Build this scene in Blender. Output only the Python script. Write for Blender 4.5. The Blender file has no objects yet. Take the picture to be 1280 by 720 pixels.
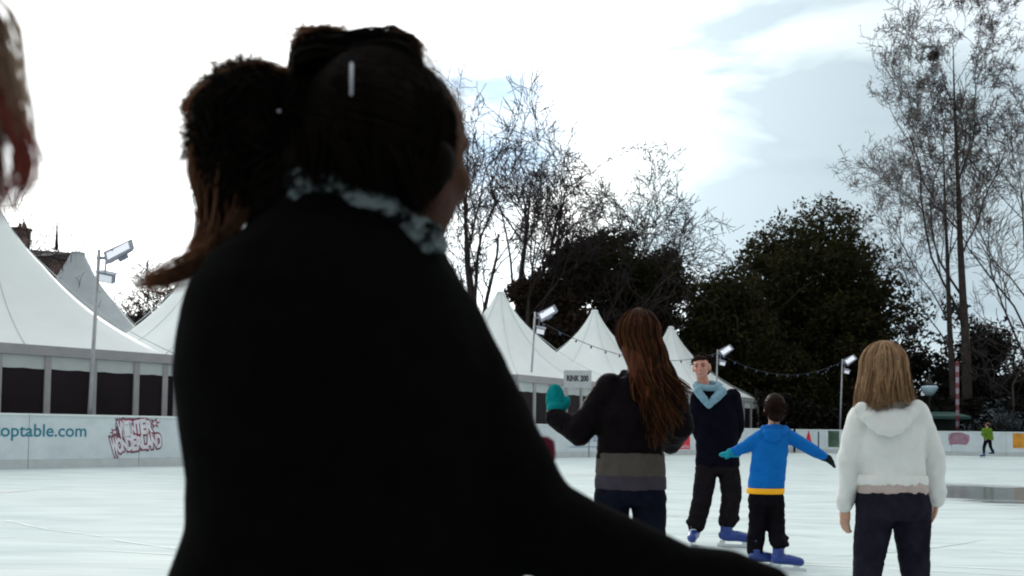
import bpy, math, random
from mathutils import Vector, Matrix, noise, Euler
R = math.radians
random.seed(7)
sc = bpy.context.scene
COL = sc.collection
F = 1100.0
CAMZ = 1.0
PITCH, ROLL, SHIFT = R(2.0), R(0.76), 0.1083
Fw = Vector((0, math.cos(PITCH), math.sin(PITCH)))
R0 = Vector((1, 0, 0)); U0 = Vector((0, -math.sin(PITCH), math.cos(PITCH)))
Rt = R0*math.cos(ROLL) + U0*math.sin(ROLL)
Up = U0*math.cos(ROLL) - R0*math.sin(ROLL)

def at(px, py, d):
    v = Fw + Rt*((px-640)/F) + Up*((360+SHIFT*1280-py)/F)
    return Vector((0, 0, CAMZ)) + v*(d/v.y)
def ground(px, d, z=0.0):
    # point of height z at distance d that stands under image column px
    py = 540
    for _ in range(6):
        p = at(px, py, d); py += (p.z-z)*F/d
    return at(px, py, d)

# ------------------------------------------------------------------ materials
def nt(m):
    m.use_nodes = True
    return m.node_tree
def mat(name, col, rough=0.7, var=0.2, scale=8.0, bump=0.0, bscale=40.0, spec=0.3, metal=0.0,
        trans=0.0, stretch=None, emit=0.0, sheen=0.0, var_col=None):
    m = bpy.data.materials.new(name); t = nt(m); n = t.nodes; l = t.links
    b = n['Principled BSDF']; out = n['Material Output']
    tc = n.new('ShaderNodeTexCoord'); mp = n.new('ShaderNodeMapping')
    l.new(tc.outputs['Object'], mp.inputs['Vector'])
    if stretch: mp.inputs['Scale'].default_value = stretch
    nz = n.new('ShaderNodeTexNoise'); nz.inputs['Scale'].default_value = scale
    nz.inputs['Detail'].default_value = 6; nz.inputs['Roughness'].default_value = 0.65
    l.new(mp.outputs[0], nz.inputs['Vector'])
    cr = n.new('ShaderNodeValToRGB')
    c = Vector(col)
    lo = [max(0, x*(1-var)) for x in c]; hi = list(var_col) if var_col else [min(1, x*(1+var)) for x in c]
    cr.color_ramp.elements[0].position = 0.3; cr.color_ramp.elements[1].position = 0.7
    cr.color_ramp.elements[0].color = (*lo, 1); cr.color_ramp.elements[1].color = (*hi, 1)
    l.new(nz.outputs['Fac'], cr.inputs['Fac'])
    l.new(cr.outputs['Color'], b.inputs['Base Color'])
    b.inputs['Roughness'].default_value = rough
    b.inputs['Specular IOR Level'].default_value = spec
    b.inputs['Metallic'].default_value = metal
    if sheen: b.inputs['Sheen Weight'].default_value = sheen
    if bump:
        n2 = n.new('ShaderNodeTexNoise'); n2.inputs['Scale'].default_value = bscale; n2.inputs['Detail'].default_value = 4
        l.new(mp.outputs[0], n2.inputs['Vector'])
        bp = n.new('ShaderNodeBump'); bp.inputs['Strength'].default_value = bump; bp.inputs['Distance'].default_value = 0.02
        l.new(n2.outputs['Fac'], bp.inputs['Height']); l.new(bp.outputs[0], b.inputs['Normal'])
    if emit:
        b.inputs['Emission Color'].default_value = (*hi, 1); b.inputs['Emission Strength'].default_value = emit
    if trans:
        tr = n.new('ShaderNodeBsdfTranslucent'); mx = n.new('ShaderNodeMixShader')
        l.new(cr.outputs['Color'], tr.inputs['Color']); mx.inputs[0].default_value = trans
        l.new(b.outputs[0], mx.inputs[1]); l.new(tr.outputs[0], mx.inputs[2]); l.new(mx.outputs[0], out.inputs['Surface'])
    return m

M = {}
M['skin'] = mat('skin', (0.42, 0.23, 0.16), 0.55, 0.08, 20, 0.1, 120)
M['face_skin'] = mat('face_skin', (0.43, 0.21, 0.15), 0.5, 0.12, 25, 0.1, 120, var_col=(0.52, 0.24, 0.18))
M['shade_skin'] = mat('backlit_shade_skin', (0.042, 0.018, 0.012), 0.7, 0.15, 20, spec=0.1)  # skin colour darkened to carry the backlit shade on the near woman
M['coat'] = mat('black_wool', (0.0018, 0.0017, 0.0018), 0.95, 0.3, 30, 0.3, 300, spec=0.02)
M['leather'] = mat('brown_black_leather', (0.0045, 0.0030, 0.0038), 0.55, 0.4, 10, 0.4, 60, spec=0.02)
M['taupe'] = mat('taupe_jersey', (0.062, 0.054, 0.048), 0.9, 0.15, 20, 0.2, 120, spec=0.02)
M['purple'] = mat('dusky_jersey', (0.042, 0.035, 0.046), 0.9, 0.15, 20, spec=0.02)
M['denim'] = mat('dark_denim', (0.005, 0.006, 0.012), 0.85, 0.35, 18, 0.25, 200, spec=0.02)
M['denim2'] = mat('navy_denim', (0.013, 0.012, 0.020), 0.85, 0.4, 14, 0.25, 200, spec=0.02)
M['teal'] = mat('teal_knit', (0.0, 0.17, 0.18), 0.9, 0.25, 40, 0.4, 150, spec=0.1)
M['fleece'] = mat('white_fleece', (0.64, 0.65, 0.63), 0.95, 0.08, 8, 0.10, 45, spec=0.05)
M['pinkish'] = mat('pink_beige_shirt', (0.42, 0.34, 0.32), 0.9, 0.1, 20, 0.3, 90, spec=0.1)
M['navy'] = mat('navy_black_coat', (0.004, 0.0035, 0.008), 0.85, 0.3, 12, 0.3, 90, spec=0.02)
M['bluehood'] = mat('pale_blue_fleece', (0.17, 0.29, 0.36), 0.9, 0.2, 30, 0.3, 90, spec=0.1)
M['trouser'] = mat('charcoal_trouser', (0.010, 0.008, 0.010), 0.9, 0.3, 18, 0.3, 90, spec=0.02)
M['blue'] = mat('blue_fleece', (0.003, 0.115, 0.40), 0.85, 0.12, 14, 0.3, 80, spec=0.1)
M['orange'] = mat('amber_hem', (0.85, 0.40, 0.02), 0.85, 0.1, 20, spec=0.1)
M['blacktr'] = mat('black_trouser', (0.006, 0.005, 0.007), 0.9, 0.3, 18, 0.3, 90, spec=0.02)
M['glove'] = mat('black_knit', (0.008, 0.009, 0.010), 0.9, 0.2, 30, 0.3, 150, spec=0.1)
M['tealmit'] = mat('pale_teal_knit', (0.01, 0.22, 0.30), 0.9, 0.2, 40, 0.4, 150, spec=0.1)
M['boot'] = mat('blue_skate_shell', (0.008, 0.035, 0.20), 0.35, 0.2, 12, spec=0.5)
M['steel'] = mat('skate_steel', (0.62, 0.65, 0.68), 0.25, 0.1, 20, metal=1.0)
M['redmit'] = mat('dark_red_knit', (0.075, 0.006, 0.014), 0.9, 0.2, 40, 0.3, 120, spec=0.1)
M['green'] = mat('lime_jacket', (0.10, 0.19, 0.02), 0.8, 0.2, 10, spec=0.1)
M['eye'] = mat('dark_eye', (0.02, 0.015, 0.012), 0.3, 0.1, 10)
M['lip'] = mat('lip', (0.30, 0.10, 0.09), 0.5, 0.1, 10)
M['teeth'] = mat('teeth', (0.7, 0.66, 0.6), 0.4, 0.05, 10)
def hairmat(name, a, b, trans=0.25, spec=0.08):
    return mat(name, a, 0.55, 0.3, 60, var_col=b, spec=spec, trans=trans, stretch=(1, 1, 0.12))
M['h_black'] = hairmat('near_black_hair', (0.0035, 0.0028, 0.0024), (0.008, 0.0055, 0.004), 0.3, 0.02)
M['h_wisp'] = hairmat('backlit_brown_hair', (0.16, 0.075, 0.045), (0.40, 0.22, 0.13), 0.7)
M['h_brun'] = hairmat('auburn_hair', (0.034, 0.011, 0.006), (0.15, 0.043, 0.016), 0.35)
M['h_brun_a'] = hairmat('auburn_hair_deep', (0.010, 0.005, 0.004), (0.035, 0.013, 0.006), 0.3)
M['h_brun_b'] = hairmat('auburn_hair_bright', (0.09, 0.042, 0.014), (0.24, 0.11, 0.03), 0.45, 0.2)
M['h_blond_a'] = hairmat('dark_blond_hair_deep', (0.11, 0.055, 0.026), (0.24, 0.13, 0.07), 0.3)
M['h_blond_b'] = hairmat('dark_blond_hair_bright', (0.38, 0.24, 0.13), (0.66, 0.46, 0.28), 0.35, 0.2)
M['h_blond'] = hairmat('dark_blond_hair', (0.20, 0.105, 0.05), (0.52, 0.31, 0.17), 0.3)
M['h_dark'] = hairmat('dark_brown_hair', (0.008, 0.004, 0.004), (0.028, 0.014, 0.012), 0.15, 0.04)
M['h_red'] = hairmat('light_auburn_hair', (0.20, 0.12, 0.085), (0.62, 0.48, 0.36), 0.6)
M['h_red2'] = hairmat('red_brown_hair', (0.16, 0.035, 0.03), (0.42, 0.12, 0.09), 0.6)
M['scarf'] = mat('grey_blue_scarf', (0.006, 0.008, 0.009), 0.95, 0.7, 38, 0.6, 90, spec=0.05, var_col=(0.14, 0.17, 0.18))
M['tent'] = mat('white_marquee_fabric', (0.87, 0.92, 0.92), 0.6, 0.04, 0.6, 0.05, 2, spec=0.3, trans=0.25)
M['tent_grey'] = mat('grey_marquee_fabric', (0.50, 0.55, 0.58), 0.6, 0.12, 0.8, spec=0.3, trans=0.25)
M['tentframe'] = mat('grey_aluminium_frame', (0.33, 0.33, 0.34), 0.5, 0.1, 3, spec=0.4)
M['valance'] = mat('white_valance', (0.62, 0.68, 0.68), 0.7, 0.08, 2, trans=0.2)
M['window'] = mat('dark_marquee_window', (0.012, 0.007, 0.010), 0.45, 0.5, 0.8, spec=0.15)
M['pole'] = mat('galvanised_pole', (0.34, 0.35, 0.37), 0.45, 0.15, 6, spec=0.5, metal=0.4)
M['lamphouse'] = mat('lamp_housing', (0.22, 0.24, 0.30), 0.4, 0.2, 10, spec=0.5)
M['lampglass'] = mat('lamp_glass', (0.85, 0.88, 0.95), 0.15, 0.05, 10, spec=0.7, emit=0.2)
M['bark'] = mat('dark_bark', (0.045, 0.036, 0.034), 0.9, 0.4, 2.5, 0.5, 8, spec=0.1)
M['twig'] = mat('fine_twigs', (0.040, 0.033, 0.034), 0.9, 0.4, 2, spec=0.1)
M['twig2'] = mat('grey_fine_twigs', (0.11, 0.095, 0.09), 0.9, 0.4, 2, spec=0.1)
M['leafd'] = mat('evergreen_leaves', (0.016, 0.022, 0.010), 0.75, 0.5, 0.9, spec=0.08, trans=0.3, var_col=(0.052, 0.048, 0.018))
M['leafb'] = mat('brown_thicket_leaves', (0.034, 0.025, 0.021), 0.85, 0.4, 0.9, spec=0.08, trans=0.25, var_col=(0.065, 0.048, 0.034))
M['leafs'] = mat('seed_balls', (0.07, 0.06, 0.055), 0.9, 0.4, 2, spec=0.1)
M['hedge'] = mat('dark_hedge_leaves', (0.012, 0.013, 0.010), 0.9, 0.5, 0.7, spec=0.05)  # very dark grey-green leaf colour
M['frostleaf'] = mat('pale_grey_shrub', (0.06, 0.075, 0.085), 0.9, 0.5, 1.5, spec=0.1)
M['bwall'] = mat('brown_brick_far', (0.16, 0.11, 0.10), 0.9, 0.25, 1.2, spec=0.1)
M['broof'] = mat('slate_roof', (0.075, 0.07, 0.07), 0.8, 0.3, 2, spec=0.2)
M['red'] = mat('red_print', (0.62, 0.02, 0.04), 0.5, 0.15, 5)
M['dred'] = mat('dark_red_print', (0.33, 0.03, 0.07), 0.5, 0.2, 5)
M['dgrey'] = mat('slate_print', (0.09, 0.10, 0.14), 0.5, 0.2, 5)
M['pinkp'] = mat('mauve_print', (0.36, 0.22, 0.29), 0.5, 0.2, 5)
M['whitep'] = mat('white_print', (0.66, 0.67, 0.72), 0.5, 0.1, 5)
M['tealp'] = mat('teal_print', (0.02, 0.19, 0.27), 0.5, 0.1, 5)
M['bluep'] = mat('pale_blue_print', (0.30, 0.36, 0.52), 0.5, 0.2, 5)
M['greenp'] = mat('dark_green_print', (0.06, 0.11, 0.075), 0.5, 0.6, 1.5)
M['orangep'] = mat('orange_print', (0.62, 0.27, 0.03), 0.5, 0.3, 3)
M['black'] = mat('black_print', (0.03, 0.03, 0.035), 0.6, 0.1, 5)
M['signw'] = mat('sign_board', (0.50, 0.52, 0.54), 0.6, 0.08, 5)
M['stall'] = mat('dark_green_stall', (0.015, 0.03, 0.025), 0.7, 0.3, 3)
M['stallroof'] = mat('teal_stall_canopy', (0.025, 0.07, 0.065), 0.7, 0.2, 3)
M['iron'] = mat('black_iron', (0.01, 0.012, 0.014), 0.5, 0.2, 5)
M['lantern'] = mat('pale_lantern_glass', (0.38, 0.52, 0.60), 0.2, 0.1, 5, spec=0.6)
M['wire'] = mat('dark_cable', (0.03, 0.035, 0.05), 0.6, 0.1, 5)
M['bulb'] = mat('blue_bulb', (0.06, 0.09, 0.16), 0.3, 0.1, 5)
M['nest'] = mat('nest_sticks', (0.02, 0.016, 0.014), 0.9, 0.3, 5)
M['clip'] = mat('clip_metal', (0.32, 0.33, 0.38), 0.3, 0.1, 20, spec=0.7)
M['asphalt'] = mat('dark_ground', (0.03, 0.03, 0.028), 0.95, 0.3, 0.5, 0.3, 5, spec=0.1)

_r = [x for x in M['scarf'].node_tree.nodes if x.type == 'VALTORGB'][0].color_ramp; _r.elements[0].position = 0.46; _r.elements[1].position = 0.60
# striped pole
def stripes(name, a, b, freq):
    m = mat(name, a, 0.5, 0.05, 5); t = m.node_tree; n = t.nodes; l = t.links
    tc = n.new('ShaderNodeTexCoord'); sx = n.new('ShaderNodeSeparateXYZ'); l.new(tc.outputs['Object'], sx.inputs[0])
    ad = n.new('ShaderNodeMath'); ad.operation = 'MULTIPLY'; ad.inputs[1].default_value = freq; l.new(sx.outputs['Z'], ad.inputs[0])
    fr = n.new('ShaderNodeMath'); fr.operation = 'FRACT'; l.new(ad.outputs[0], fr.inputs[0])
    gt = n.new('ShaderNodeMath'); gt.operation = 'GREATER_THAN'; gt.inputs[1].default_value = 0.5; l.new(fr.outputs[0], gt.inputs[0])
    mx = n.new('ShaderNodeMix'); mx.data_type = 'RGBA'; l.new(gt.outputs[0], mx.inputs['Factor'])
    mx.inputs['A'].default_value = (*a, 1); mx.inputs['B'].default_value = (*b, 1)
    l.new(mx.outputs['Result'], n['Principled BSDF'].inputs['Base Color'])
    return m
M['stripe'] = stripes('red_white_stripes', (0.15, 0.04, 0.055), (0.26, 0.22, 0.26), 1.7)

# ice
def ice_mat():
    m = bpy.data.materials.new('rink_ice'); t = nt(m); n = t.nodes; l = t.links; b = n['Principled BSDF']
    tc = n.new('ShaderNodeTexCoord')
    def nz(scale, det=5, st=None, rot=0):
        mp = n.new('ShaderNodeMapping'); l.new(tc.outputs['Object'], mp.inputs['Vector'])
        if st: mp.inputs['Scale'].default_value = st
        mp.inputs['Rotation'].default_value = (0, 0, rot)
        x = n.new('ShaderNodeTexNoise'); x.inputs['Scale'].default_value = scale; x.inputs['Detail'].default_value = det
        l.new(mp.outputs[0], x.inputs['Vector']); return x
    big = nz(0.11, 4, (1, 2.6, 1), R(-8)); mid = nz(0.9, 6, (1, 3, 1), R(6)); s1 = nz(3.0, 6, (0.25, 9, 1), R(12)); s2 = nz(3.0, 6, (0.25, 9, 1), R(-25))
    # tone
    cr = n.new('ShaderNodeValToRGB'); e = cr.color_ramp.elements
    e[0].position = 0.34; e[0].color = (0.40, 0.47, 0.48, 1); e[1].position = 0.60; e[1].color = (0.58, 0.65, 0.645, 1)
    ad = n.new('ShaderNodeMath'); ad.operation = 'ADD'
    h1 = n.new('ShaderNodeMath'); h1.operation = 'MULTIPLY'; h1.inputs[1].default_value = 0.45; l.new(mid.outputs['Fac'], h1.inputs[0])
    h2 = n.new('ShaderNodeMath'); h2.operation = 'MULTIPLY'; h2.inputs[1].default_value = 0.55; l.new(s1.outputs['Fac'], h2.inputs[0])
    l.new(h1.outputs[0], ad.inputs[0]); l.new(h2.outputs[0], ad.inputs[1]); l.new(ad.outputs[0], cr.inputs['Fac'])
    # wet film patches
    wet = n.new('ShaderNodeMapRange'); wet.inputs['From Min'].default_value = 0.54; wet.inputs['From Max'].default_value = 0.66
    l.new(big.outputs['Fac'], wet.inputs['Value'])
    # one large puddle of melt water by the far right side of the rink
    sx = n.new('ShaderNodeVectorMath'); sx.operation = 'SUBTRACT'; sx.inputs[1].default_value = (8.9, 15.0, 0); l.new(tc.outputs['Object'], sx.inputs[0])
    dv = n.new('ShaderNodeVectorMath'); dv.operation = 'DIVIDE'; dv.inputs[1].default_value = (2.6, 3.4, 1); l.new(sx.outputs[0], dv.inputs[0])
    ln = n.new('ShaderNodeVectorMath'); ln.operation = 'LENGTH'; l.new(dv.outputs[0], ln.inputs[0])
    dn = n.new('ShaderNodeMath'); dn.operation = 'MULTIPLY_ADD'; dn.inputs[1].default_value = 1.1; l.new(mid.outputs['Fac'], dn.inputs[0]); l.new(ln.outputs['Value'], dn.inputs[2])
    pud = n.new('ShaderNodeMapRange'); pud.inputs['From Min'].default_value = 1.65; pud.inputs['From Max'].default_value = 1.25; l.new(dn.outputs[0], pud.inputs['Value'])
    mxw = n.new('ShaderNodeMath'); mxw.operation = 'MULTIPLY'; mxw.inputs[1].default_value = 0.30; l.new(wet.outputs[0], mxw.inputs[0])
    mx = n.new('ShaderNodeMath'); mx.operation = 'MAXIMUM'; l.new(mxw.outputs[0], mx.inputs[0]); l.new(pud.outputs[0], mx.inputs[1])
    cm = n.new('ShaderNodeMix'); cm.data_type = 'RGBA'; l.new(mx.outputs[0], cm.inputs['Factor']); l.new(cr.outputs[0], cm.inputs['A']); cm.inputs['B'].default_value = (0.22, 0.245, 0.25, 1)
    l.new(cm.outputs['Result'], b.inputs['Base Color'])
    rr = n.new('ShaderNodeMapRange'); rr.inputs['To Min'].default_value = 0.75; rr.inputs['To Max'].default_value = 0.08; l.new(mx.outputs[0], rr.inputs['Value']); l.new(rr.outputs[0], b.inputs['Roughness'])
    b.inputs['IOR'].default_value = 1.31
    sl = n.new('ShaderNodeMapRange'); sl.inputs['To Min'].default_value = 0.03; sl.inputs['To Max'].default_value = 0.5; l.new(mx.outputs[0], sl.inputs['Value']); l.new(sl.outputs[0], b.inputs['Specular IOR Level'])
    bp = n.new('ShaderNodeBump'); bp.inputs['Strength'].default_value = 0.18; bp.inputs['Distance'].default_value = 0.01
    a2 = n.new('ShaderNodeMath'); a2.operation = 'ADD'; l.new(s1.outputs['Fac'], a2.inputs[0]); l.new(s2.outputs['Fac'], a2.inputs[1])
    l.new(a2.outputs[0], bp.inputs['Height']); l.new(bp.outputs[0], b.inputs['Normal'])
    return m
M['ice'] = ice_mat()
def board_mat():
    m = mat('white_barrier_board', (0.58, 0.65, 0.68), 0.5, 0.12, 1.8, spec=0.4)
    return m
M['board'] = board_mat()
M['kick'] = mat('barrier_kick_strip', (0.50, 0.54, 0.55), 0.6, 0.1, 3)
M['rail'] = mat('barrier_top_rail', (0.72, 0.78, 0.78), 0.5, 0.05, 3)

# ------------------------------------------------------------------ mesh builder
class MB:
    def __init__(s): s.v = []; s.f = []
    def add(s, vs, fs):
        o = len(s.v); s.v += [Vector(x) for x in vs]; s.f += [tuple(i+o for i in f) for f in fs]; return s
    def box(s, a, b, mtx=None):
        x0, y0, z0 = a; x1, y1, z1 = b
        vs = [Vector(p) for p in ((x0,y0,z0),(x1,y0,z0),(x1,y1,z0),(x0,y1,z0),(x0,y0,z1),(x1,y0,z1),(x1,y1,z1),(x0,y1,z1))]
        if mtx: vs = [mtx @ p for p in vs]
        return s.add(vs, [(0,3,2,1),(4,5,6,7),(0,1,5,4),(1,2,6,5),(2,3,7,6),(3,0,4,7)])
    def ell(s, c, r, rot=None, seg=16, rings=10):
        c = Vector(c); vs = []; fs = []
        for i in range(1, rings):
            a = math.pi*i/rings
            for j in range(seg):
                b = 2*math.pi*j/seg
                p = Vector((r[0]*math.sin(a)*math.cos(b), r[1]*math.sin(a)*math.sin(b), r[2]*math.cos(a)))
                vs.append(c + (rot @ p if rot else p))
        t = Vector((0, 0, r[2])); bt = -t
        vs.append(c + (rot @ t if rot else t)); vs.append(c + (rot @ bt if rot else bt))
        T = len(vs)-2; B = len(vs)-1
        for i in range(rings-2):
            for j in range(seg):
                k = (j+1) % seg
                fs.append((i*seg+j, (i+1)*seg+j, (i+1)*seg+k, i*seg+k))
        for j in range(seg):
            k = (j+1) % seg
            fs.append((T, j, k)); fs.append((B, (rings-2)*seg+k, (rings-2)*seg+j))
        return s.add(vs, fs)
    def tube(s, pts, rad, sides=8, cap=True):
        pts = [Vector(p) for p in pts]; n = len(pts)
        if not hasattr(rad, '__len__'): rad = [rad]*n
        d0 = (pts[1]-pts[0]).normalized()
        u = d0.orthogonal().normalized()
        o = len(s.v)
        for i in range(n):
            d = (pts[min(i+1, n-1)]-pts[max(i-1, 0)])
            if d.length < 1e-9: d = d0
            d.normalize()
            u = (u - d*u.dot(d))
            if u.length < 1e-6: u = d.orthogonal()
            u.normalize(); w = d.cross(u)
            for j in range(sides):
                a = 2*math.pi*j/sides
                s.v.append(pts[i] + (u*math.cos(a) + w*math.sin(a))*rad[i])
        for i in range(n-1):
            for j in range(sides):
                k = (j+1) % sides
                s.f.append((o+i*sides+j, o+i*sides+k, o+(i+1)*sides+k, o+(i+1)*sides+j))
        if cap:
            s.f.append(tuple(o+j for j in reversed(range(sides)))); s.f.append(tuple(o+(n-1)*sides+j for j in range(sides)))
        return s
    def limb(s, pts, rad):
        pts = [Vector(p) for p in pts]
        for i, (p, r) in enumerate(zip(pts, rad)):
            s.ell(p, (r*1.0, r*1.0, r*1.0), seg=14, rings=8)
        for i in range(len(pts)-1):
            s.tube([pts[i], pts[i+1]], [rad[i], rad[i+1]], 14)
        return s
    def loft(s, rings, seg=28):
        # rings: (centre, rx, ry)
        o = len(s.v)
        for c, rx, ry in rings:
            c = Vector(c)
            for j in range(seg):
                a = 2*math.pi*j/seg
                s.v.append(c + Vector((rx*math.cos(a), ry*math.sin(a), 0)))
        for i in range(len(rings)-1):
            for j in range(seg):
                k = (j+1) % seg
                s.f.append((o+i*seg+j, o+i*seg+k, o+(i+1)*seg+k, o+(i+1)*seg+j))
        s.f.append(tuple(o+j for j in reversed(range(seg)))); s.f.append(tuple(o+(len(rings)-1)*seg+j for j in range(seg)))
        return s
    def mesh(s, name, off=None):
        me = bpy.data.meshes.new(name)
        vs = s.v if off is None else [p-off for p in s.v]
        me.from_pydata([tuple(p) for p in vs], [], s.f); me.update()
        return me

def link(name, me, m, parent=None, smooth=True):
    o = bpy.data.objects.new(name, me); COL.objects.link(o)
    if m: me.materials.clear(); me.materials.append(m)
    if smooth:
        me.polygons.foreach_set('use_smooth', [True]*len(me.polygons))
    if parent: o.parent = parent
    return o
def part(name, mb, m, parent=None, smooth=True, off=None):
    return link(name, mb.mesh(name, off), m, parent, smooth)
def empty(name, loc, label, cat, group=None, rz=0):
    o = bpy.data.objects.new(name, None); COL.objects.link(o); o.location = loc; o.rotation_euler = (0, 0, rz)
    tag(o, label, cat, group); return o
def tag(o, label=None, cat=None, group=None, kind=None):
    if label: o['label'] = label
    if cat: o['category'] = cat
    if group: o['group'] = group
    if kind: o['kind'] = kind
    return o
def copy_tree(o, parent=None):
    c = o.copy(); COL.objects.link(c); c.parent = parent
    for ch in list(o.children): copy_tree(ch, c)
    return c

def fuse(name, mb, m, parent=None, voxel=0.01, iters=4, off=None, wr=0.0, wscale=9.0, wst=(1, 1, 1), seed=0):
    me = mb.mesh('tmp', off); o = bpy.data.objects.new('tmp', me); COL.objects.link(o)
    r = o.modifiers.new('r', 'REMESH'); r.mode = 'VOXEL'; r.voxel_size = voxel
    if iters:
        sm = o.modifiers.new('s', 'SMOOTH'); sm.factor = 0.5; sm.iterations = iters
    bpy.context.view_layer.update()
    dg = bpy.context.evaluated_depsgraph_get()
    new = bpy.data.meshes.new_from_object(o.evaluated_get(dg)); new.name = name
    bpy.data.objects.remove(o); bpy.data.meshes.remove(me)
    if wr:
        nn = [v.normal.copy() for v in new.vertices]
        for v, nr in zip(new.vertices, nn):
            q = Vector((v.co.x*wst[0], v.co.y*wst[1], v.co.z*wst[2]))*wscale + Vector((seed, seed*2, 0))
            a = noise.noise(q) + 0.5*noise.noise(q*2.3)
            a = (1-abs(a)*2.2)*0.5 + 0.5*noise.noise(q*0.5)
            v.co += nr*(a*wr)
        new.update()
    return link(name, new, m, parent, True)

# ------------------------------------------------------------------ camera, world, sun
cam = bpy.data.cameras.new('camera'); co = bpy.data.objects.new('camera', cam); COL.objects.link(co)
mt = Matrix((Rt, Up, -Fw)).transposed().to_4x4(); mt.translation = (0, 0, CAMZ); co.matrix_world = mt
cam.sensor_width = 36; cam.lens = F/1280*36; cam.shift_y = SHIFT; cam.clip_start = 0.05; cam.clip_end = 2000
cam.dof.use_dof = True; cam.dof.focus_distance = 6.5; cam.dof.aperture_fstop = 4.6
sc.camera = co

SAZ, SEL = R(-17), R(21)
S = Vector((math.sin(SAZ)*math.cos(SEL), math.cos(SAZ)*math.cos(SEL), math.sin(SEL)))
w = bpy.data.worlds.new('World'); sc.world = w; w.use_nodes = True
t = w.node_tree; n = t.nodes; l = t.links; n.clear()
out = n.new('ShaderNodeOutputWorld')
sky = n.new('ShaderNodeTexSky'); sky.sky_type = 'NISHITA'; sky.sun_disc = False; sky.sun_elevation = SEL; sky.sun_rotation = SAZ
bg1 = n.new('ShaderNodeBackground'); bg1.inputs['Strength'].default_value = 0.10; l.new(sky.outputs[0], bg1.inputs['Color'])
tc = n.new('ShaderNodeTexCoord')
dt = n.new('ShaderNodeVectorMath'); dt.operation = 'DOT_PRODUCT'; dt.inputs[1].default_value = S; l.new(tc.outputs['Generated'], dt.inputs[0])
mp = n.new('ShaderNodeMapping'); mp.inputs['Scale'].default_value = (1.0, 1.0, 3.2); mp.inputs['Rotation'].default_value = (0, R(12), 0); mp.inputs['Location'].default_value = (0.35, 0.2, 0.1)
l.new(tc.outputs['Generated'], mp.inputs['Vector'])
cn = n.new('ShaderNodeTexNoise'); cn.inputs['Scale'].default_value = 2.3; cn.inputs['Detail'].default_value = 7; cn.inputs['Roughness'].default_value = 0.5; cn.inputs['Distortion'].default_value = 0.5
l.new(mp.outputs[0], cn.inputs['Vector'])
# brightness by angle from the sun behind the cloud
br = n.new('ShaderNodeValToRGB'); el = br.color_ramp.elements
el[0].position = 0.0; el[0].color = (0.16,)*3+(1,)
el[1].position = 1.0; el[1].color = (1.0,)*3+(1,)
for p, v in ((0.30, 0.26), (0.5, 0.42), (0.66, 0.56), (0.83, 0.56), (0.90, 0.58), (0.95, 0.78)):
    e = br.color_ramp.elements.new(p); e.color = (v, v, v, 1)
mr = n.new('ShaderNodeMapRange'); mr.inputs['From Min'].default_value = -1; mr.inputs['From Max'].default_value = 1; l.new(dt.outputs['Value'], mr.inputs['Value'])
l.new(mr.outputs[0], br.inputs['Fac'])
cc = n.new('ShaderNodeValToRGB'); e = cc.color_ramp.elements
e[0].position = 0.38; e[0].color = (0.68, 0.76, 0.82, 1); e[1].position = 0.56; e[1].color = (1.0, 1.02, 1.0, 1)
l.new(cn.outputs['Fac'], cc.inputs['Fac'])
ml = n.new('ShaderNodeMix'); ml.data_type = 'RGBA'; ml.blend_type = 'MULTIPLY'; ml.inputs['Factor'].default_value = 1
l.new(br.outputs[0], ml.inputs['A']); l.new(cc.outputs[0], ml.inputs['B'])
# heavier cloud bank low on the right
GD = (at(1150, 310, 10)-Vector((0, 0, CAMZ))).normalized()
dg_ = n.new('ShaderNodeVectorMath'); dg_.operation = 'DOT_PRODUCT'; dg_.inputs[1].default_value = GD; l.new(tc.outputs['Generated'], dg_.inputs[0])
ns = n.new('ShaderNodeMath'); ns.operation = 'MULTIPLY_ADD'; ns.inputs[1].default_value = 0.24; l.new(cn.outputs['Fac'], ns.inputs[0]); l.new(dg_.outputs['Value'], ns.inputs[2])
gm = n.new('ShaderNodeValToRGB'); e = gm.color_ramp.elements
e[0].position = 0.953; e[0].color = (1, 1, 1, 1); e[1].position = 1.0; e[1].color = (0.38, 0.45, 0.50, 1)
q = e.new(0.985); q.color = (0.57, 0.63, 0.66, 1)
sb = n.new('ShaderNodeMath'); sb.operation = 'SUBTRACT'; sb.inputs[1].default_value = 0.112; l.new(ns.outputs[0], sb.inputs[0]); l.new(sb.outputs[0], gm.inputs['Fac'])
m3 = n.new('ShaderNodeMix'); m3.data_type = 'RGBA'; m3.blend_type = 'MULTIPLY'; m3.inputs['Factor'].default_value = 1
l.new(ml.outputs['Result'], m3.inputs['A']); l.new(gm.outputs[0], m3.inputs['B']); ml = m3
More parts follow.
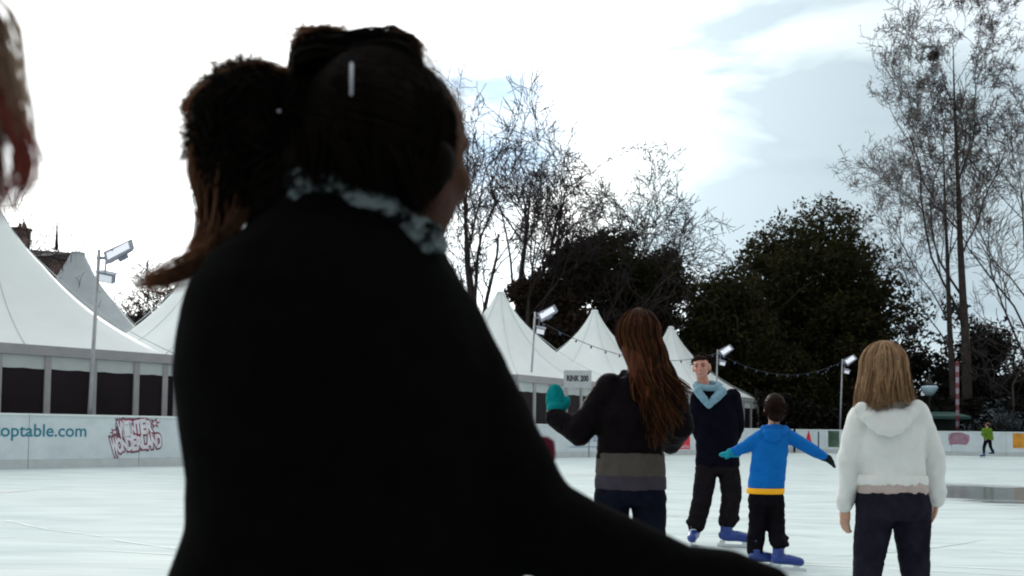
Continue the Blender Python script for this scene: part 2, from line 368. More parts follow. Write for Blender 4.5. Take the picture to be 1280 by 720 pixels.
# small blue break in the cloud
GE = (at(612, 165, 10)-Vector((0, 0, CAMZ))).normalized()
d5 = n.new('ShaderNodeVectorMath'); d5.operation = 'DOT_PRODUCT'; d5.inputs[1].default_value = GE; l.new(tc.outputs['Generated'], d5.inputs[0])
n5 = n.new('ShaderNodeTexNoise'); n5.inputs['Scale'].default_value = 9; n5.inputs['Detail'].default_value = 5; l.new(mp.outputs[0], n5.inputs['Vector'])
a5 = n.new('ShaderNodeMath'); a5.operation = 'MULTIPLY_ADD'; a5.inputs[1].default_value = 0.010; l.new(n5.outputs['Fac'], a5.inputs[0]); l.new(d5.outputs['Value'], a5.inputs[2])
g5 = n.new('ShaderNodeMapRange'); g5.inputs['From Min'].default_value = 0.9995; g5.inputs['From Max'].default_value = 1.0045; l.new(a5.outputs[0], g5.inputs['Value'])
m5 = n.new('ShaderNodeMix'); m5.data_type = 'RGBA'; l.new(g5.outputs[0], m5.inputs['Factor']); l.new(ml.outputs['Result'], m5.inputs['A']); m5.inputs['B'].default_value = (0.27, 0.36, 0.46, 1); ml = m5
bg2 = n.new('ShaderNodeBackground'); bg2.inputs['Strength'].default_value = 2.2; l.new(ml.outputs['Result'], bg2.inputs['Color'])
cov = n.new('ShaderNodeMapRange'); cov.inputs['From Min'].default_value = 0.30; cov.inputs['From Max'].default_value = 0.5; cov.inputs['To Min'].default_value = 0.78; cov.inputs['To Max'].default_value = 0.97
l.new(cn.outputs['Fac'], cov.inputs['Value'])
mx = n.new('ShaderNodeMixShader'); l.new(cov.outputs[0], mx.inputs[0]); l.new(bg1.outputs[0], mx.inputs[1]); l.new(bg2.outputs[0], mx.inputs[2]); l.new(mx.outputs[0], out.inputs['Surface'])

sun = bpy.data.lights.new('sun', 'SUN'); so = bpy.data.objects.new('sun', sun); COL.objects.link(so)
sun.energy = 1.5; sun.angle = R(12); sun.color = (1.0, 0.95, 0.86)
so.rotation_euler = S.to_track_quat('Z', 'Y').to_euler(); so.location = S*100
sc.view_settings.view_transform = 'Standard'; sc.view_settings.look = 'None'; sc.view_settings.exposure = 0.32; sc.view_settings.gamma = 1
sc.cycles.filter_width = 2.0
sc.cycles.max_bounces = 6; sc.cycles.transparent_max_bounces = 8

# ------------------------------------------------------------------ ground and ice
# barrier runs (base line seen from above)
BA = Vector((-11.0, 18.9, 0)); BC = Vector((14.6, 45.7, 0)); bd = (BC-BA).normalized()
B0 = BA - bd*14; BE = Vector((44.0, 39.5, 0))
g = MB(); g.add([(-400, -80, -0.05), (400, -80, -0.05), (400, 500, -0.05), (-400, 500, -0.05)], [(0, 1, 2, 3)])
tag(part('ground', g, M['asphalt'], None, False), kind='structure')
g = MB(); g.add([(B0.x, B0.y, 0), (-24, -8, 0), (44, -8, 0), (BE.x, BE.y, 0), (BC.x, BC.y, 0)], [(0, 1, 2, 3, 4)])
tag(part('ice', g, M['ice'], None, False), kind='structure')

M['mark_w'] = mat('scraped_snow_line', (0.88, 0.93, 0.91), 0.9, 0.03, 5)
M['mark_g'] = mat('grey_ice_groove', (0.52, 0.57, 0.57), 0.5, 0.1, 5)
def ice_line(pts, wd, m):
    g = MB(); L = []
    gp = []
    for px, py in pts:
        v = at(px, py, 1.0)-Vector((0, 0, CAMZ)); k = -CAMZ/v.z; gp.append(v*k+Vector((0, 0, CAMZ)))
    fine = []
    for i in range(len(gp)-1):
        for k in range(8):
            fine.append(gp[i].lerp(gp[i+1], k/8))
    fine.append(gp[-1])
    for i, p in enumerate(fine):
        d = (fine[min(i+1, len(fine)-1)]-fine[max(i-1, 0)]).normalized(); nrm = Vector((-d.y, d.x, 0))
        ww = wd*(0.25+0.75*abs(noise.noise(p*1.3))*1.8)
        j = noise.noise(p*2.0)*wd*0.8
        L += [p+nrm*(ww+j)+Vector((0, 0, 0.004)), p-nrm*(ww-j)+Vector((0, 0, 0.004))]
    g.add(L, [(2*i, 2*i+1, 2*i+3, 2*i+2) for i in range(len(fine)-1)])
    tag(part('ice_marking', g, m, None, False), kind='structure')
ice_line([(8, 651), (60, 662), (128, 671)], 0.020, M['mark_w'])
ice_line([(143, 675), (180, 681), (232, 688)], 0.020, M['mark_w'])
ice_line([(985, 668), (1060, 676), (1180, 686), (1300, 694)], 0.012, M['mark_g'])
ice_line([(640, 634), (740, 640), (860, 646), (960, 652), (1060, 656)], 0.014, M['mark_g'])
ice_line([(830, 606), (930, 612), (1040, 618), (1180, 628)], 0.020, M['mark_g'])
ice_line([(830, 588), (1000, 592), (1290, 610)], 0.03, M['mark_g'])
ice_line([(0, 616), (80, 610), (230, 604)], 0.03, M['mark_g'])
random.seed(21)
for i in range(95):     # loose skate cuts over the whole rink
    y = random.uniform(3.0, 22); x = random.uniform(-0.55, 0.6)*y; a = random.uniform(-0.5, 0.5)
    P = [Vector((x, y, 0))]
    L = random.uniform(1.0, 4.0); k = random.uniform(-0.25, 0.25)
    for s_ in range(12):
        P.append(P[-1]+Vector((math.cos(a), math.sin(a), 0))*L/12); a += k/6
    g = MB(); vs = []
    for q, p in enumerate(P):
        nr = Vector((-math.sin(a), math.cos(a), 0)); wd = 0.010*math.sin(math.pi*(q+0.3)/12.6)+0.001
        vs += [p+nr*wd+Vector((0, 0, 0.003)), p-nr*wd+Vector((0, 0, 0.003))]
    g.add(vs, [(2*q, 2*q+1, 2*q+3, 2*q+2) for q in range(len(P)-1)])
    tag(part('ice_marking', g, random.choice([M['mark_w'], M['mark_g']]), None, False), kind='structure')

# ------------------------------------------------------------------ rink barrier
def run_matrix(a, d):
    # local x along the run, local -y toward the rink, z up
    nrm = Vector((-d.y, d.x, 0))
    m = Matrix((d, nrm, Vector((0, 0, 1)))).transposed().to_4x4(); m.translation = a
    return m
def barrier(a, b, label):
    d = (b-a); L = d.length; d.normalize(); mtx = run_matrix(a, d)
    root = empty('rink_barrier', a, label, 'barrier', 'barrier runs round the ice rink')
    root.matrix_world = mtx
    nseg = int(round(L/2.4)); w_ = L/nseg
    for i in range(nseg):
        x0 = i*w_+0.006; x1 = (i+1)*w_-0.006
        g = MB(); g.box((x0, -0.02, 0.20), (x1, 0.02, 1.17)); part('board', g, M['board'], root, False)
        g = MB(); g.box((x0, -0.028, 0.0), (x1, 0.02, 0.197)); part('kick_strip', g, M['kick'], root, False)
        g = MB(); g.box((x0-0.003, -0.045, 1.172), (x1+0.003, 0.045, 1.215)); part('top_rail', g, M['rail'], root, False)
        g = MB(); g.box((x0, 0.03, 0.0), (x0+0.05, 0.09, 1.16)); g.box((x0, 0.09, 0.0), (x0+0.05, 0.6, 0.05)); part('brace', g, M['tentframe'], root, False)
    return root, L
barL, LL = barrier(B0, BC, 'long white rink barrier with teal web address and round red lettering, below the marquees')
barR, LR = barrier(BC+Vector((0.12, -0.05, 0)), BE, 'white far end barrier behind the lime skater, with mauve and orange adverts')
def on_run(root, px):
    # distance along the run that stands under column px
    m = root.matrix_world; a = m.translation; d = (m.to_3x3() @ Vector((1, 0, 0)))
    lo, hi = 0.0, 60.0
    for _ in range(50):
        mid = (lo+hi)/2; p = a+d*mid
        v = p-Vector((0, 0, CAMZ)); q = 640+F*(v.dot(Rt))/(v.dot(Fw))
        if q < px and v.dot(Fw) > 0 or v.dot(Fw) <= 0: lo = mid
        else: hi = mid
    return (lo+hi)/2

def text_mesh(s, size=1.0, offset=0.0, shear=0.0, extrude=0.0):
    c = bpy.data.curves.new('txt', 'FONT'); c.body = s; c.size = size; c.offset = offset; c.shear = shear; c.extrude = extrude
    c.fill_mode = 'FRONT' if not extrude else 'BOTH'; c.resolution_u = 4
    o = bpy.data.objects.new('txt', c); COL.objects.link(o); bpy.context.view_layer.update()
    me = bpy.data.meshes.new_from_object(o.evaluated_get(bpy.context.evaluated_depsgraph_get()))
    vs = [v.co.copy() for v in me.vertices]; fs = [tuple(p.vertices) for p in me.polygons]
    bpy.data.objects.remove(o); bpy.data.meshes.remove(me)
    return vs, fs
def put_text(name, root, items, m, yoff):
    # items: (text, x, z, width, height, rot, offset) ; flat letters standing proud of the board
    g = MB()
    for s, x, z, wd, ht, rot, off in items:
        vs, fs = text_mesh(s, 1.0, off)
        if not vs: continue
        base, _ = text_mesh(s, 1.0, 0.0)
        mnx = min(v.x for v in base); mxx = max(v.x for v in base); mny = min(v.y for v in base); mxy = max(v.y for v in base)
        c, sn = math.cos(rot), math.sin(rot)
        o = []
        for v in vs:
            a = ((v.x-mnx)/(mxx-mnx)-0.5)*wd; b = ((v.y-mny)/(mxy-mny)-0.5)*ht
            o.append(Vector((x+a*c-b*sn, yoff, z+a*sn+b*c)))
        g.add(o, fs)
    return part(name, g, m, root, False)
# web address, its first letter outside the photograph's edge
xr = on_run(barL, 106); xl = on_run(barL, 2)
wfull = (xr-xl)*1.105
put_text('lettering', barL, [('toptable.com', xr-wfull/2, 0.80, wfull, 0.36, 0, 0.012)], M['tealp'], -0.026)
# festival lettering
def emblem(root, cx, cz, W, H, tilt, mats, y0=-0.026, stars=True):
    def row(word, cy, wd, h0, arch):
        it = []; nL = len(word); adv = wd/nL
        for i, ch in enumerate(word):
            u = (i+0.5)/nL-0.5
            hh = h0*(1.35 if i == 0 else 1.0+0.12*math.sin(i*2.1)); ww = adv*(1.15 if i == 0 else 0.96)
            xx = u*wd; zz = cy+arch*(0.25-u*u)+(0.0 if i else -0.04*h0)
            it.append((ch, xx, zz, ww, hh, tilt*0.3-arch*u*0.8))
        return it
    rows = row('WiNTER', 0.25*H, 0.66*W, 0.36*H, 0.10*H)+row('WONDERLAND', -0.22*H, 1.0*W, 0.36*H, 0.14*H)
    for k, (mk, off) in enumerate(zip(mats, (0.165, 0.115, 0.058))):
        items = []
        for ch, xx, zz, ww, hh, rt in rows:
            c, sn = math.cos(tilt), math.sin(tilt)
            items.append((ch, cx+xx*c-zz*sn, cz+xx*sn+zz*c, ww, hh, rt+tilt, off))
        o = put_text('emblem', root, items, mk, y0-0.004*k)
        if stars:
            g = MB()
            for sx, sz, sr in ((-0.42*W, 0.20*H, 0.15*H), (0.40*W, 0.33*H, 0.19*H), (0.30*W, 0.02*H, 0.10*H)):
                c, sn = math.cos(tilt), math.sin(tilt); X = cx+sx*c-sz*sn; Z = cz+sx*sn+sz*c
                sr2 = sr*(1.0, 0.8, 0.45)[k]; vs = [Vector((X, y0-0.004*k, Z))]
                for j in range(12):
                    a = j*math.pi/6+0.2; rr = sr2*(1.0 if j % 2 == 0 else 0.42)
                    vs.append(Vector((X+rr*math.cos(a), y0-0.004*k-0.0005, Z+rr*math.sin(a))))
                g.add(vs, [(0, 1+j, 1+(j+1) % 12) for j in range(12)])
            part('emblem', g, mk, root, False)
ex0 = on_run(barL, 136); ex1 = on_run(barL, 200)
emblem(barL, (ex0+ex1)/2, 0.72, (ex1-ex0)*0.97, 0.80, R(7), (M['dgrey'], M['dred'], M['whitep']))
ex0 = on_run(barR, 1185); ex1 = on_run(barR, 1211)
g = MB(); 
vs = []
for k in range(24):
    a = 2*math.pi*k/24; rx = (ex1-ex0)*0.5*(1+0.08*math.sin(3*a+1)); rz = 0.30*(1+0.12*math.sin(5*a))
    c = abs(math.cos(a))**0.5*(1 if math.cos(a) > 0 else -1); s_ = abs(math.sin(a))**0.5*(1 if math.sin(a) > 0 else -1)
    vs.append(Vector(((ex0+ex1)/2+rx*c, -0.024, 0.83+rz*s_)))
g.add(vs, [tuple(range(24))]); part('emblem', g, M['pinkp'], barR, False)
emblem(barR, (ex0+ex1)/2, 0.83, (ex1-ex0)*0.9, 0.5, R(3), (M['dred'], M['pinkp'], M['pinkp']), -0.030, False)
def advert(root, px0, px1, z0, z1, m, name='advert', tri=False, y=-0.024):
    a = on_run(root, px0); b = on_run(root, px1)
    g = MB()
    if tri: g.add([(a, y, z0), (b, y, z0), (b-(b-a)*tri*0.5, y, z1), (b-(b-a)*tri*0.5-0.02, y, z1)], [(0, 1, 2, 3)])
    else: g.add([(a, y, z0), (b, y, z0), (b, y, z1), (a, y, z1)], [(0, 1, 2, 3)])
    return part(name, g, m, root, False), (a, b)
_, (a, b) = advert(barL, 843, 862, 0.25, 1.14, M['red'], tri=0.04)
put_text('lettering', barL, [('sale', a+(b-a)*0.62, 0.38, (b-a)*0.6, 0.16, 0, 0.0)], M['whitep'], -0.03)
advert(barR, 1006, 1015, 0.50, 1.16, M['red'], tri=0.9)
advert(barR, 1022, 1024, 0.3, 1.1, M['dgrey'])
advert(barR, 1035, 1049, 0.32, 1.16, M['greenp'])
advert(barR, 1266, 1292, 0.42, 1.15, M['orangep'])
a = on_run(barR, 1270); b = on_run(barR, 1290)
advert(barR, 1146, 1172, 1.05, 1.13, M['bluep'])
a = on_run(barL, 715); b = on_run(barL, 752)
put_text('lettering', barL, [('Hyde Park', (a+b)/2, 0.66, (b-a)*0.95, 0.40, R(4), 0.02)], M['bluep'], -0.026)
g = MB(); g.add([(a-0.2, -0.025, 0.36), (b+0.3, -0.025, 0.36), (b+0.3, -0.025, 0.41), (a-0.2, -0.025, 0.41)], [(0, 1, 2, 3)]); part('advert', g, M['bluep'], barL, False)

# ------------------------------------------------------------------ marquees
def marquee(cx, cy, ang, half, eave, peak, label, fabric, posts=True, group='pagoda marquees beside the rink', name='marquee', u0=0.045, mixk=0.5):
    root = empty(name, (cx, cy, 0), label, 'marquee', group, R(ang))
    # local: x along the row, -y faces the rink
    g = MB(); NR = 26; NS = 40
    for i in range(NR+1):
        u = (i/NR); u = u0+(1-u0)*u
        z = eave+(peak-eave)*(mixk*(1-u)**3+(1-mixk)*(1-u))
        for j in range(NS):
            a = 2*math.pi*(j+0.5)/NS-math.pi/4*0
            c, s_ = math.cos(a), math.sin(a)
            sq = 1/max(abs(c), abs(s_))
            k = min(1.0, u*3.0); rr = u*half*(1*(1-k)+sq*k)
            sag = -0.10*math.sin(math.pi*min(1, u))*abs(math.sin(2*a))*0
            g.v.append(Vector((rr*c, rr*s_, z+sag)))
    for i in range(NR):
        for j in range(NS):
            k = (j+1) % NS; g.f.append((i*NS+j, (i+1)*NS+j, (i+1)*NS+k, i*NS+k))
    part('roof', g, fabric, root)
    g = MB(); rt = half*u0+0.01; zc = eave+(peak-eave)*(mixk*(1-u0)**3+(1-mixk)*(1-u0))
    g.loft([((0, 0, zc-0.04), rt, rt), ((0, 0, zc+0.10), rt*0.97, rt*0.97), ((0, 0, zc+0.14), rt*0.5, rt*0.5)], 20)
    part('peak_cap', g, fabric, root)
    for q in range(8):
        a = math.pi/4*q; c, s_ = math.cos(a), math.sin(a); sq = 1/max(abs(c), abs(s_)); pts = []
        for i in range(15):
            u = u0+(1-u0)*i/14; k = min(1.0, (i/14)*3.0); u_ = u; rr = u*half*(1*(1-k)+sq*k)
            pts.append(Vector((rr*c, rr*s_, eave+(peak-eave)*(mixk*(1-u_)**3+(1-mixk)*(1-u_))+0.006)))
        g = MB(); g.tube(pts, 0.014, 5); part('seam', g, M['valance'], root)
    e = half
    g = MB()
    for sgn, ax in ((-1, 'x'), (1, 'x'), (-1, 'y'), (1, 'y')):
        if ax == 'x': g.box((-e, sgn*e-0.05, eave-0.26), (e, sgn*e+0.05, eave+0.0))
        else: g.box((sgn*e-0.05, -e+0.052, eave-0.26), (sgn*e+0.05, e-0.052, eave+0.0))
    part('eave_beam', g, M['tentframe'], root, False)
    if posts:
        # scalloped valance under the beam
        g = MB(); ns = 60
        for side in range(2):
            vs = []
            for i in range(ns+1):
                x = -e+0.02+(2*e-0.04)*i/ns; dz = 0.33+0.02*abs(math.sin(math.pi*i/5))
                if side == 0: vs += [Vector((x, -e+0.02, eave-0.262)), Vector((x, -e+0.02, eave-0.262-dz))]
                else: vs += [Vector((e-0.02, x, eave-0.262)), Vector((e-0.02, x, eave-0.262-dz))]
            g.add(vs, [(2*i, 2*i+1, 2*i+3, 2*i+2) for i in range(ns)])
        part('valance', g, M['valance'], root, False)
        npn = 7; st = 2*e/npn
        for side in range(2):
            for i in range(npn):
                a0 = -e+i*st+0.08; a1 = a0+st-0.16
                g = MB()
                if side == 0: g.box((a0, -e+0.05, 0.1), (a1, -e+0.07, eave-0.30))
                else: g.box((e-0.07, a0, 0.1), (e-0.05, a1, eave-0.30))
                part('window', g, M['window'], root, False)
            for i in range(npn+1):
                a0 = -e+i*st
                if side == 1 and i == 0: continue
                g = MB()
                if side == 0: g.box((a0-0.075, -e-0.02, -0.05), (a0+0.075, -e+0.10, eave-0.262))
                else: g.box((e-0.10, a0-0.075, -0.05), (e+0.02, a0+0.075, eave-0.262))
                part('post', g, M['tentframe'], root, False)
        g = MB(); g.box((-e+0.05, e-0.06, -0.05), (e-0.05, e-0.02, eave-0.27)); g.box((-e, -e+0.12, -0.05), (-e+0.04, e-0.08, eave-0.27))
        part('wall', g, M['valance'], root, False)
    else:
        for sx in (-1, 1):
            for sy in (-1, 1):
                g = MB(); g.box((sx*(e-0.1)-0.07, sy*(e-0.1)-0.07, -0.05), (sx*(e-0.1)+0.07, sy*(e-0.1)+0.07, eave-0.27)); part('post', g, M['tentframe'], root, False)
        g = MB(); g.box((-e+0.2, -e+0.2, -0.04), (e-0.2, -e+0.24, eave-0.27)); part('wall', g, M['valance'], root, False)
    return root
marquee(-15.25, 25.0, 46.2, 4.0, 3.0, 8.2, 'white marquee at the photo edge, over the teal web address', M['tent'])
marquee(-9.95, 30.55, 46.2, 4.0, 3.0, 8.7, 'white marquee half hidden behind the dark haired woman, over the red lettering', M['tent'])
marquee(-0.55, 37, 53, 3.75, 3.0, 7.05, 'white marquee behind the floodlight pole and the hire sign', M['tent'])
marquee(4.0, 43, 53, 3.75, 3.0, 7.15, 'white marquee with its peak just beside the long haired girl\'s head', M['tent'])
marquee(9.1, 50.5, 53, 3.75, 3.0, 7.3, 'farthest white marquee, rising behind the boy in the black coat', M['tent'])
p = ground(90, 42)
marquee(p.x, p.y, 30, 4.6, 3.4, 9.8, 'greyish marquee with a blunt peak seen between two white marquees', M['tent_grey'], posts=False, group=None, u0=0.065, mixk=0.35)

# hire sign
p = at(722, 474, 33.0)
root = empty('hanging_sign', (p.x, p.y, 0), 'small white sign board with black capitals beside the teal mitten', 'sign', None, R(0))
g = MB(); g.box((-0.52, -0.03, p.z-0.33), (0.52, 0.03, p.z+0.33)); part('sign_board', g, M['signw'], root, False)
g = MB(); vs, fs = text_mesh('RINK 200', 0.27, 0.012)
mnx = min(v.x for v in vs); mxx = max(v.x for v in vs)
g.add([Vector(((v.x-(mnx+mxx)/2)*0.82/(mxx-mnx), -0.036, p.z-0.07+v.y*1.1)) for v in vs], fs); part('lettering', g, M['black'], root, False)
for sx in (-0.46, 0.46):
    g = MB(); g.tube([(sx, 0.05, -0.05), (sx, 0.05, p.z+0.3)], 0.025, 8); part('post', g, M['pole'], root)

# ------------------------------------------------------------------ floodlights
def flood(px, pyb, pxt, pyt, d, label, rz=0, scale=1.0, proto=None):
    b = ground(px, d); b = Vector((b.x, b.y, -0.05)); tp = at(pxt, pyt, d)
    if proto is None:
        root = empty('floodlight_pole', (0, 0, 0), label, 'floodlight', 'floodlight poles round the rink')
        g = MB(); g.tube([(0, 0, 0), (0, 0, 5.0)], [0.055, 0.04], 12); part('pole', g, M['pole'], root)
        g = MB(); g.box((-0.16, -0.16, 0), (0.16, 0.16, 0.03)); part('base_plate', g, M['pole'], root, False)
        g = MB(); g.box((-0.05, -0.03, 4.78), (0.42, 0.03, 4.84)); g.box((0.30, -0.02, 4.80), (0.34, 0.02, 5.02)); g.box((0.16, -0.02, 4.50), (0.19, 0.02, 4.80)); part('bracket', g, M['lamphouse'], root, False)
        mt_ = Matrix.Translation((0.50, -0.05, 4.98)) @ Euler((R(52), R(-30), 0)).to_matrix().to_4x4()
        g = MB()
        for z0, z1, x0, x1 in ((-0.07, 0.0, 0.30, 0.38), ):
            vs = [mt_ @ Vector(q) for q in ((-x0, -0.16, z0), (x0, -0.13, z0), (x0, 0.13, z0), (-x0, 0.16, z0), (-x1, -0.24, z1+0.02), (x1, -0.18, z1+0.02), (x1, 0.18, z1+0.02), (-x1, 0.24, z1+0.02))]
            g.add(vs, [(0, 3, 2, 1), (4, 5, 6, 7), (0, 1, 5, 4), (1, 2, 6, 5), (2, 3, 7, 6), (3, 0, 4, 7)])
        g.box((-0.12, -0.1, -0.2), (0.12, 0.1, -0.072), mt_)
        h = part('lamp_head', g, M['lamphouse'], root, False)
        g = MB(); g.box((-0.31, -0.125, 0.024), (0.27, 0.125, 0.036), mt_); part('glass', g, M['lampglass'], h, False)
        g = MB(); m2 = Matrix.Translation((0.25, -0.06, 4.36)) @ Euler((R(20), R(8), 0)).to_matrix().to_4x4()
        g.box((-0.17, -0.10, -0.10), (0.17, 0.10, 0.10), m2); g.box((-0.19, -0.13, 0.10), (0.19, 0.12, 0.13), m2)
        h = part('small_lamp', g, M['lamphouse'], root, False)
        g = MB(); g.box((-0.15, -0.112, -0.08), (0.15, -0.102, 0.08), m2); part('glass', g, M['lampglass'], h, False)
    else:
        root = copy_tree(proto); root['label'] = label
    v = tp-b; root.location = b
    q = Vector((0, 0, 1)).rotation_difference(v.normalized())
    root.rotation_euler = (q @ Euler((0, 0, rz)).to_quaternion()).to_euler()
    s_ = v.length/5.0; root.scale = (scale, scale, s_)
    return root
f1 = flood(108, 515, 124, 312, 20.6, 'grey floodlight pole in front of the marquee over the red lettering', 0.1, 0.95)
flood(658, 500, 669, 390, 33.0, 'grey floodlight pole in front of the marquee beside the hire sign', 0.0, 0.95, f1)
flood(893, 540, 897, 437, 44.0, 'floodlight pole rising behind the boy in the black coat', 0.2, 0.9, f1)
flood(1049, 540, 1053, 449, 47.0, 'thin floodlight pole beside the blond girl in the white hooded top', 0.1, 0.85, f1)

# festoon cables
def cable(a, b, sag, label, nb):
    P = [a.lerp(b, k/24)-Vector((0, 0, sag*4*(k/24)*(1-k/24))) for k in range(25)]
    o = a.copy(); root = empty('festoon_cable', o, label, 'cable', 'festoon cables')
    g = MB(); g.tube([p-o for p in P], 0.014, 5); part('wire', g, M['wire'], root)
    for k in range(nb):
        u = (k+0.5)/nb; p = a.lerp(b, u)-Vector((0, 0, sag*4*u*(1-u)))-o
        g = MB(); g.ell(p-Vector((0, 0, 0.07)), (0.045, 0.045, 0.06), seg=8, rings=6); part('bulb', g, M['bulb'], root)
cable(at(669, 398, 33.0), at(897, 441, 44.0), 0.9, 'thin cable strung from the hire sign floodlight across two marquees', 14)
cable(at(898, 441, 44.0), at(1053, 452, 47.0), 0.9, 'thin bulb cable sagging in front of the big evergreen', 12)

# park lamp, striped pole, stall
p = ground(1162, 50)
root = empty('street_lamp', (p.x, p.y, -0.05), 'park lantern with pale glass between the blond girl and the striped pole', 'street lamp')
g = MB(); g.loft([((0, 0, 0), .16, .16), ((0, 0, .5), .13, .13), ((0, 0, .55), .07, .07), ((0, 0, 3.1), .045, .045), ((0, 0, 3.3), .09, .09)], 14); part('pole', g, M['iron'], root)
g = MB(); g.loft([((0, 0, 3.3), .16, .16), ((0, 0, 3.45), .30, .30), ((0, 0, 3.75), .46, .46), ((0, 0, 3.85), .40, .40)], 14); part('lantern', g, M['lantern'], root)
g = MB(); g.loft([((0, 0, 3.85), .36, .36), ((0, 0, 4.0), .16, .16), ((0, 0, 4.25), .08, .08), ((0, 0, 4.6), .02, .02)], 14); part('cap', g, M['iron'], root)
p = ground(1197, 47.2); tp = at(1197, 455, 47.2)
g = MB(); g.tube([(0, 0, -0.05), (0, 0, tp.z)], [0.085, 0.08], 14); g.ell((0, 0, tp.z+0.05), (0.10, 0.10, 0.10))
o = part('striped_pole', g, M['stripe'], None); o.location = (p.x, p.y, 0)
tag(o, 'red and white striped pole in front of the tall bare tree', 'pole')
p = ground(1176, 49)
root = empty('market_stall', (p.x, p.y, -0.05), 'dark green stall with teal canopy behind the striped pole', 'stall')
g = MB(); g.box((-1.15, -0.6, 0), (1.15, 0.6, 1.05)); part('counter', g, M['stall'], root, False)
g = MB(); g.box((-1.15, 0.5, 1.052), (1.15, 0.6, 2.0)); part('back_panel', g, M['stall'], root, False)
for sx in (-1.1, 1.1):
    g = MB(); g.tube([(sx, -0.55, 1.05), (sx, -0.55, 2.1)], 0.03, 8); part('post', g, M['iron'], root)
g = MB(); g.add([(-1.25, -0.85, 2.1), (1.25, -0.85, 2.1), (1.1, 0.7, 2.38), (-1.1, 0.7, 2.38), (-1.25, -0.85, 1.95), (1.25, -0.85, 1.95), (1.1, 0.7, 2.25), (-1.1, 0.7, 2.25)], [(0, 1, 2, 3), (4, 7, 6, 5), (0, 4, 5, 1), (1, 5, 6, 2), (2, 6, 7, 3), (3, 7, 4, 0)]); part('canopy', g, M['stallroof'], root, False)

# far building on the left
p = ground(50, 66)
root = empty('brick_house', (p.x, p.y, -0.05), 'far brown building with chimney and aerial behind the greyish marquee', 'house', None, R(-12))
zt = at(52, 327, 66).z
g = MB(); g.box((-4.5, -2, 0), (1.9, 2, zt)); part('wall', g, M['bwall'], root, False)
rf = MB(); rf.add([(-4.8, -2.2, zt+0.02), (2.1, -2.2, zt+0.02), (2.1, 2.2, zt+0.02), (-4.8, 2.2, zt+0.02), (-4.8, 0, zt+1.3), (2.1, 0, zt+0.7)], [(0, 1, 5, 4), (2, 3, 4, 5), (0, 4, 3), (1, 2, 5), (0, 3, 2, 1)]); r_ = part('roof', rf, M['broof'], root, False)
g = MB(); g.box((-2.2, -0.9, zt+0.8), (-1.3, -0.1, zt+2.4)); g.box((-2.3, -1.0, zt+2.4), (-1.2, 0, zt+2.55)); g.tube([(-1.9, -.5, zt+2.5), (-1.9, -.5, zt+2.9)], .12, 8); g.tube([(-1.55, -.5, zt+2.5), (-1.55, -.5, zt+2.9)], .12, 8); part('chimney', g, M['bwall'], r_, False)
g = MB(); g.tube([(0.9, 0, zt+0.9), (0.9, 0, zt+3.2)], [0.14, 0.03], 6); g.tube([(0.5, 0, zt+2.6), (1.3, 0, zt+2.6)], 0.03, 5); part('aerial', g, M['iron'], r_)
for ix in range(3):
    for iz in range(3):
        x = -3.9+ix*2.0; z = zt-2.2-iz*3.2
        g = MB(); g.box((x, -2.06, z), (x+1.1, -2.01, z+1.5)); f_ = part('window', g, M['rail'], root, False)
        g = MB(); g.box((x+0.1, -2.085, z+0.1), (x+1.0, -2.063, z+1.4)); part('pane', g, M['window'], f_, False)

# ------------------------------------------------------------------ trees
def grow(out, p, d, L, r, lev, maxlev, spread, rnd, up=0.15, wob=0.16, nch=(4, 6), lr=0.62, seg=5, wob0=None, u00=0.28, rr0=1.0):
    pts = [p.copy()]; rad = [r]; dirs = [d.copy()]
    wb = wob0 if (lev == 0 and wob0 is not None) else wob
    for i in range(seg):
        d = (d + Vector((rnd.gauss(0, wb), rnd.gauss(0, wb), rnd.gauss(0, wb)+up*0.3))).normalized()
        p = p + d*(L/seg); pts.append(p.copy()); rad.append(r*(1-(0.93 if lev == 0 else 0.62)*(i+1)/seg)); dirs.append(d.copy())
    out.append((lev, pts, rad))
    if lev >= maxlev: return
    k = rnd.randint(*nch)+(3 if lev == 0 else 0)
    if lev > 0: u00 = 0.2
    for c in range(k):
        u = u00+(1-u00)*(c+rnd.random())/k; u = min(u, 0.999); i = int(u*seg); f = u*seg-i
        q = pts[i].lerp(pts[i+1], f); dd = dirs[i+1]
        ax = dd.orthogonal().normalized(); ax.rotate(Matrix.Rotation(rnd.uniform(0, 6.283), 3, dd))
        an = spread*rnd.uniform(0.65, 1.25); nd = (dd*math.cos(an)+ax*math.sin(an)); nd.z += up; nd.normalize()
        rr = (rad[i]*(1-f)+rad[i+1]*f)*rnd.uniform(0.5, 0.7)*(rr0 if lev == 0 else 1.0)
        grow(out, q, nd, L*lr*rnd.uniform(0.75, 1.2)*((1.25-0.75*u) if lev == 0 else 1.0), max(rr, 0.010), lev+1, maxlev, min(0.95, spread*1.12), rnd, up*0.8, wob*1.08, nch, lr, max(3, seg-1))
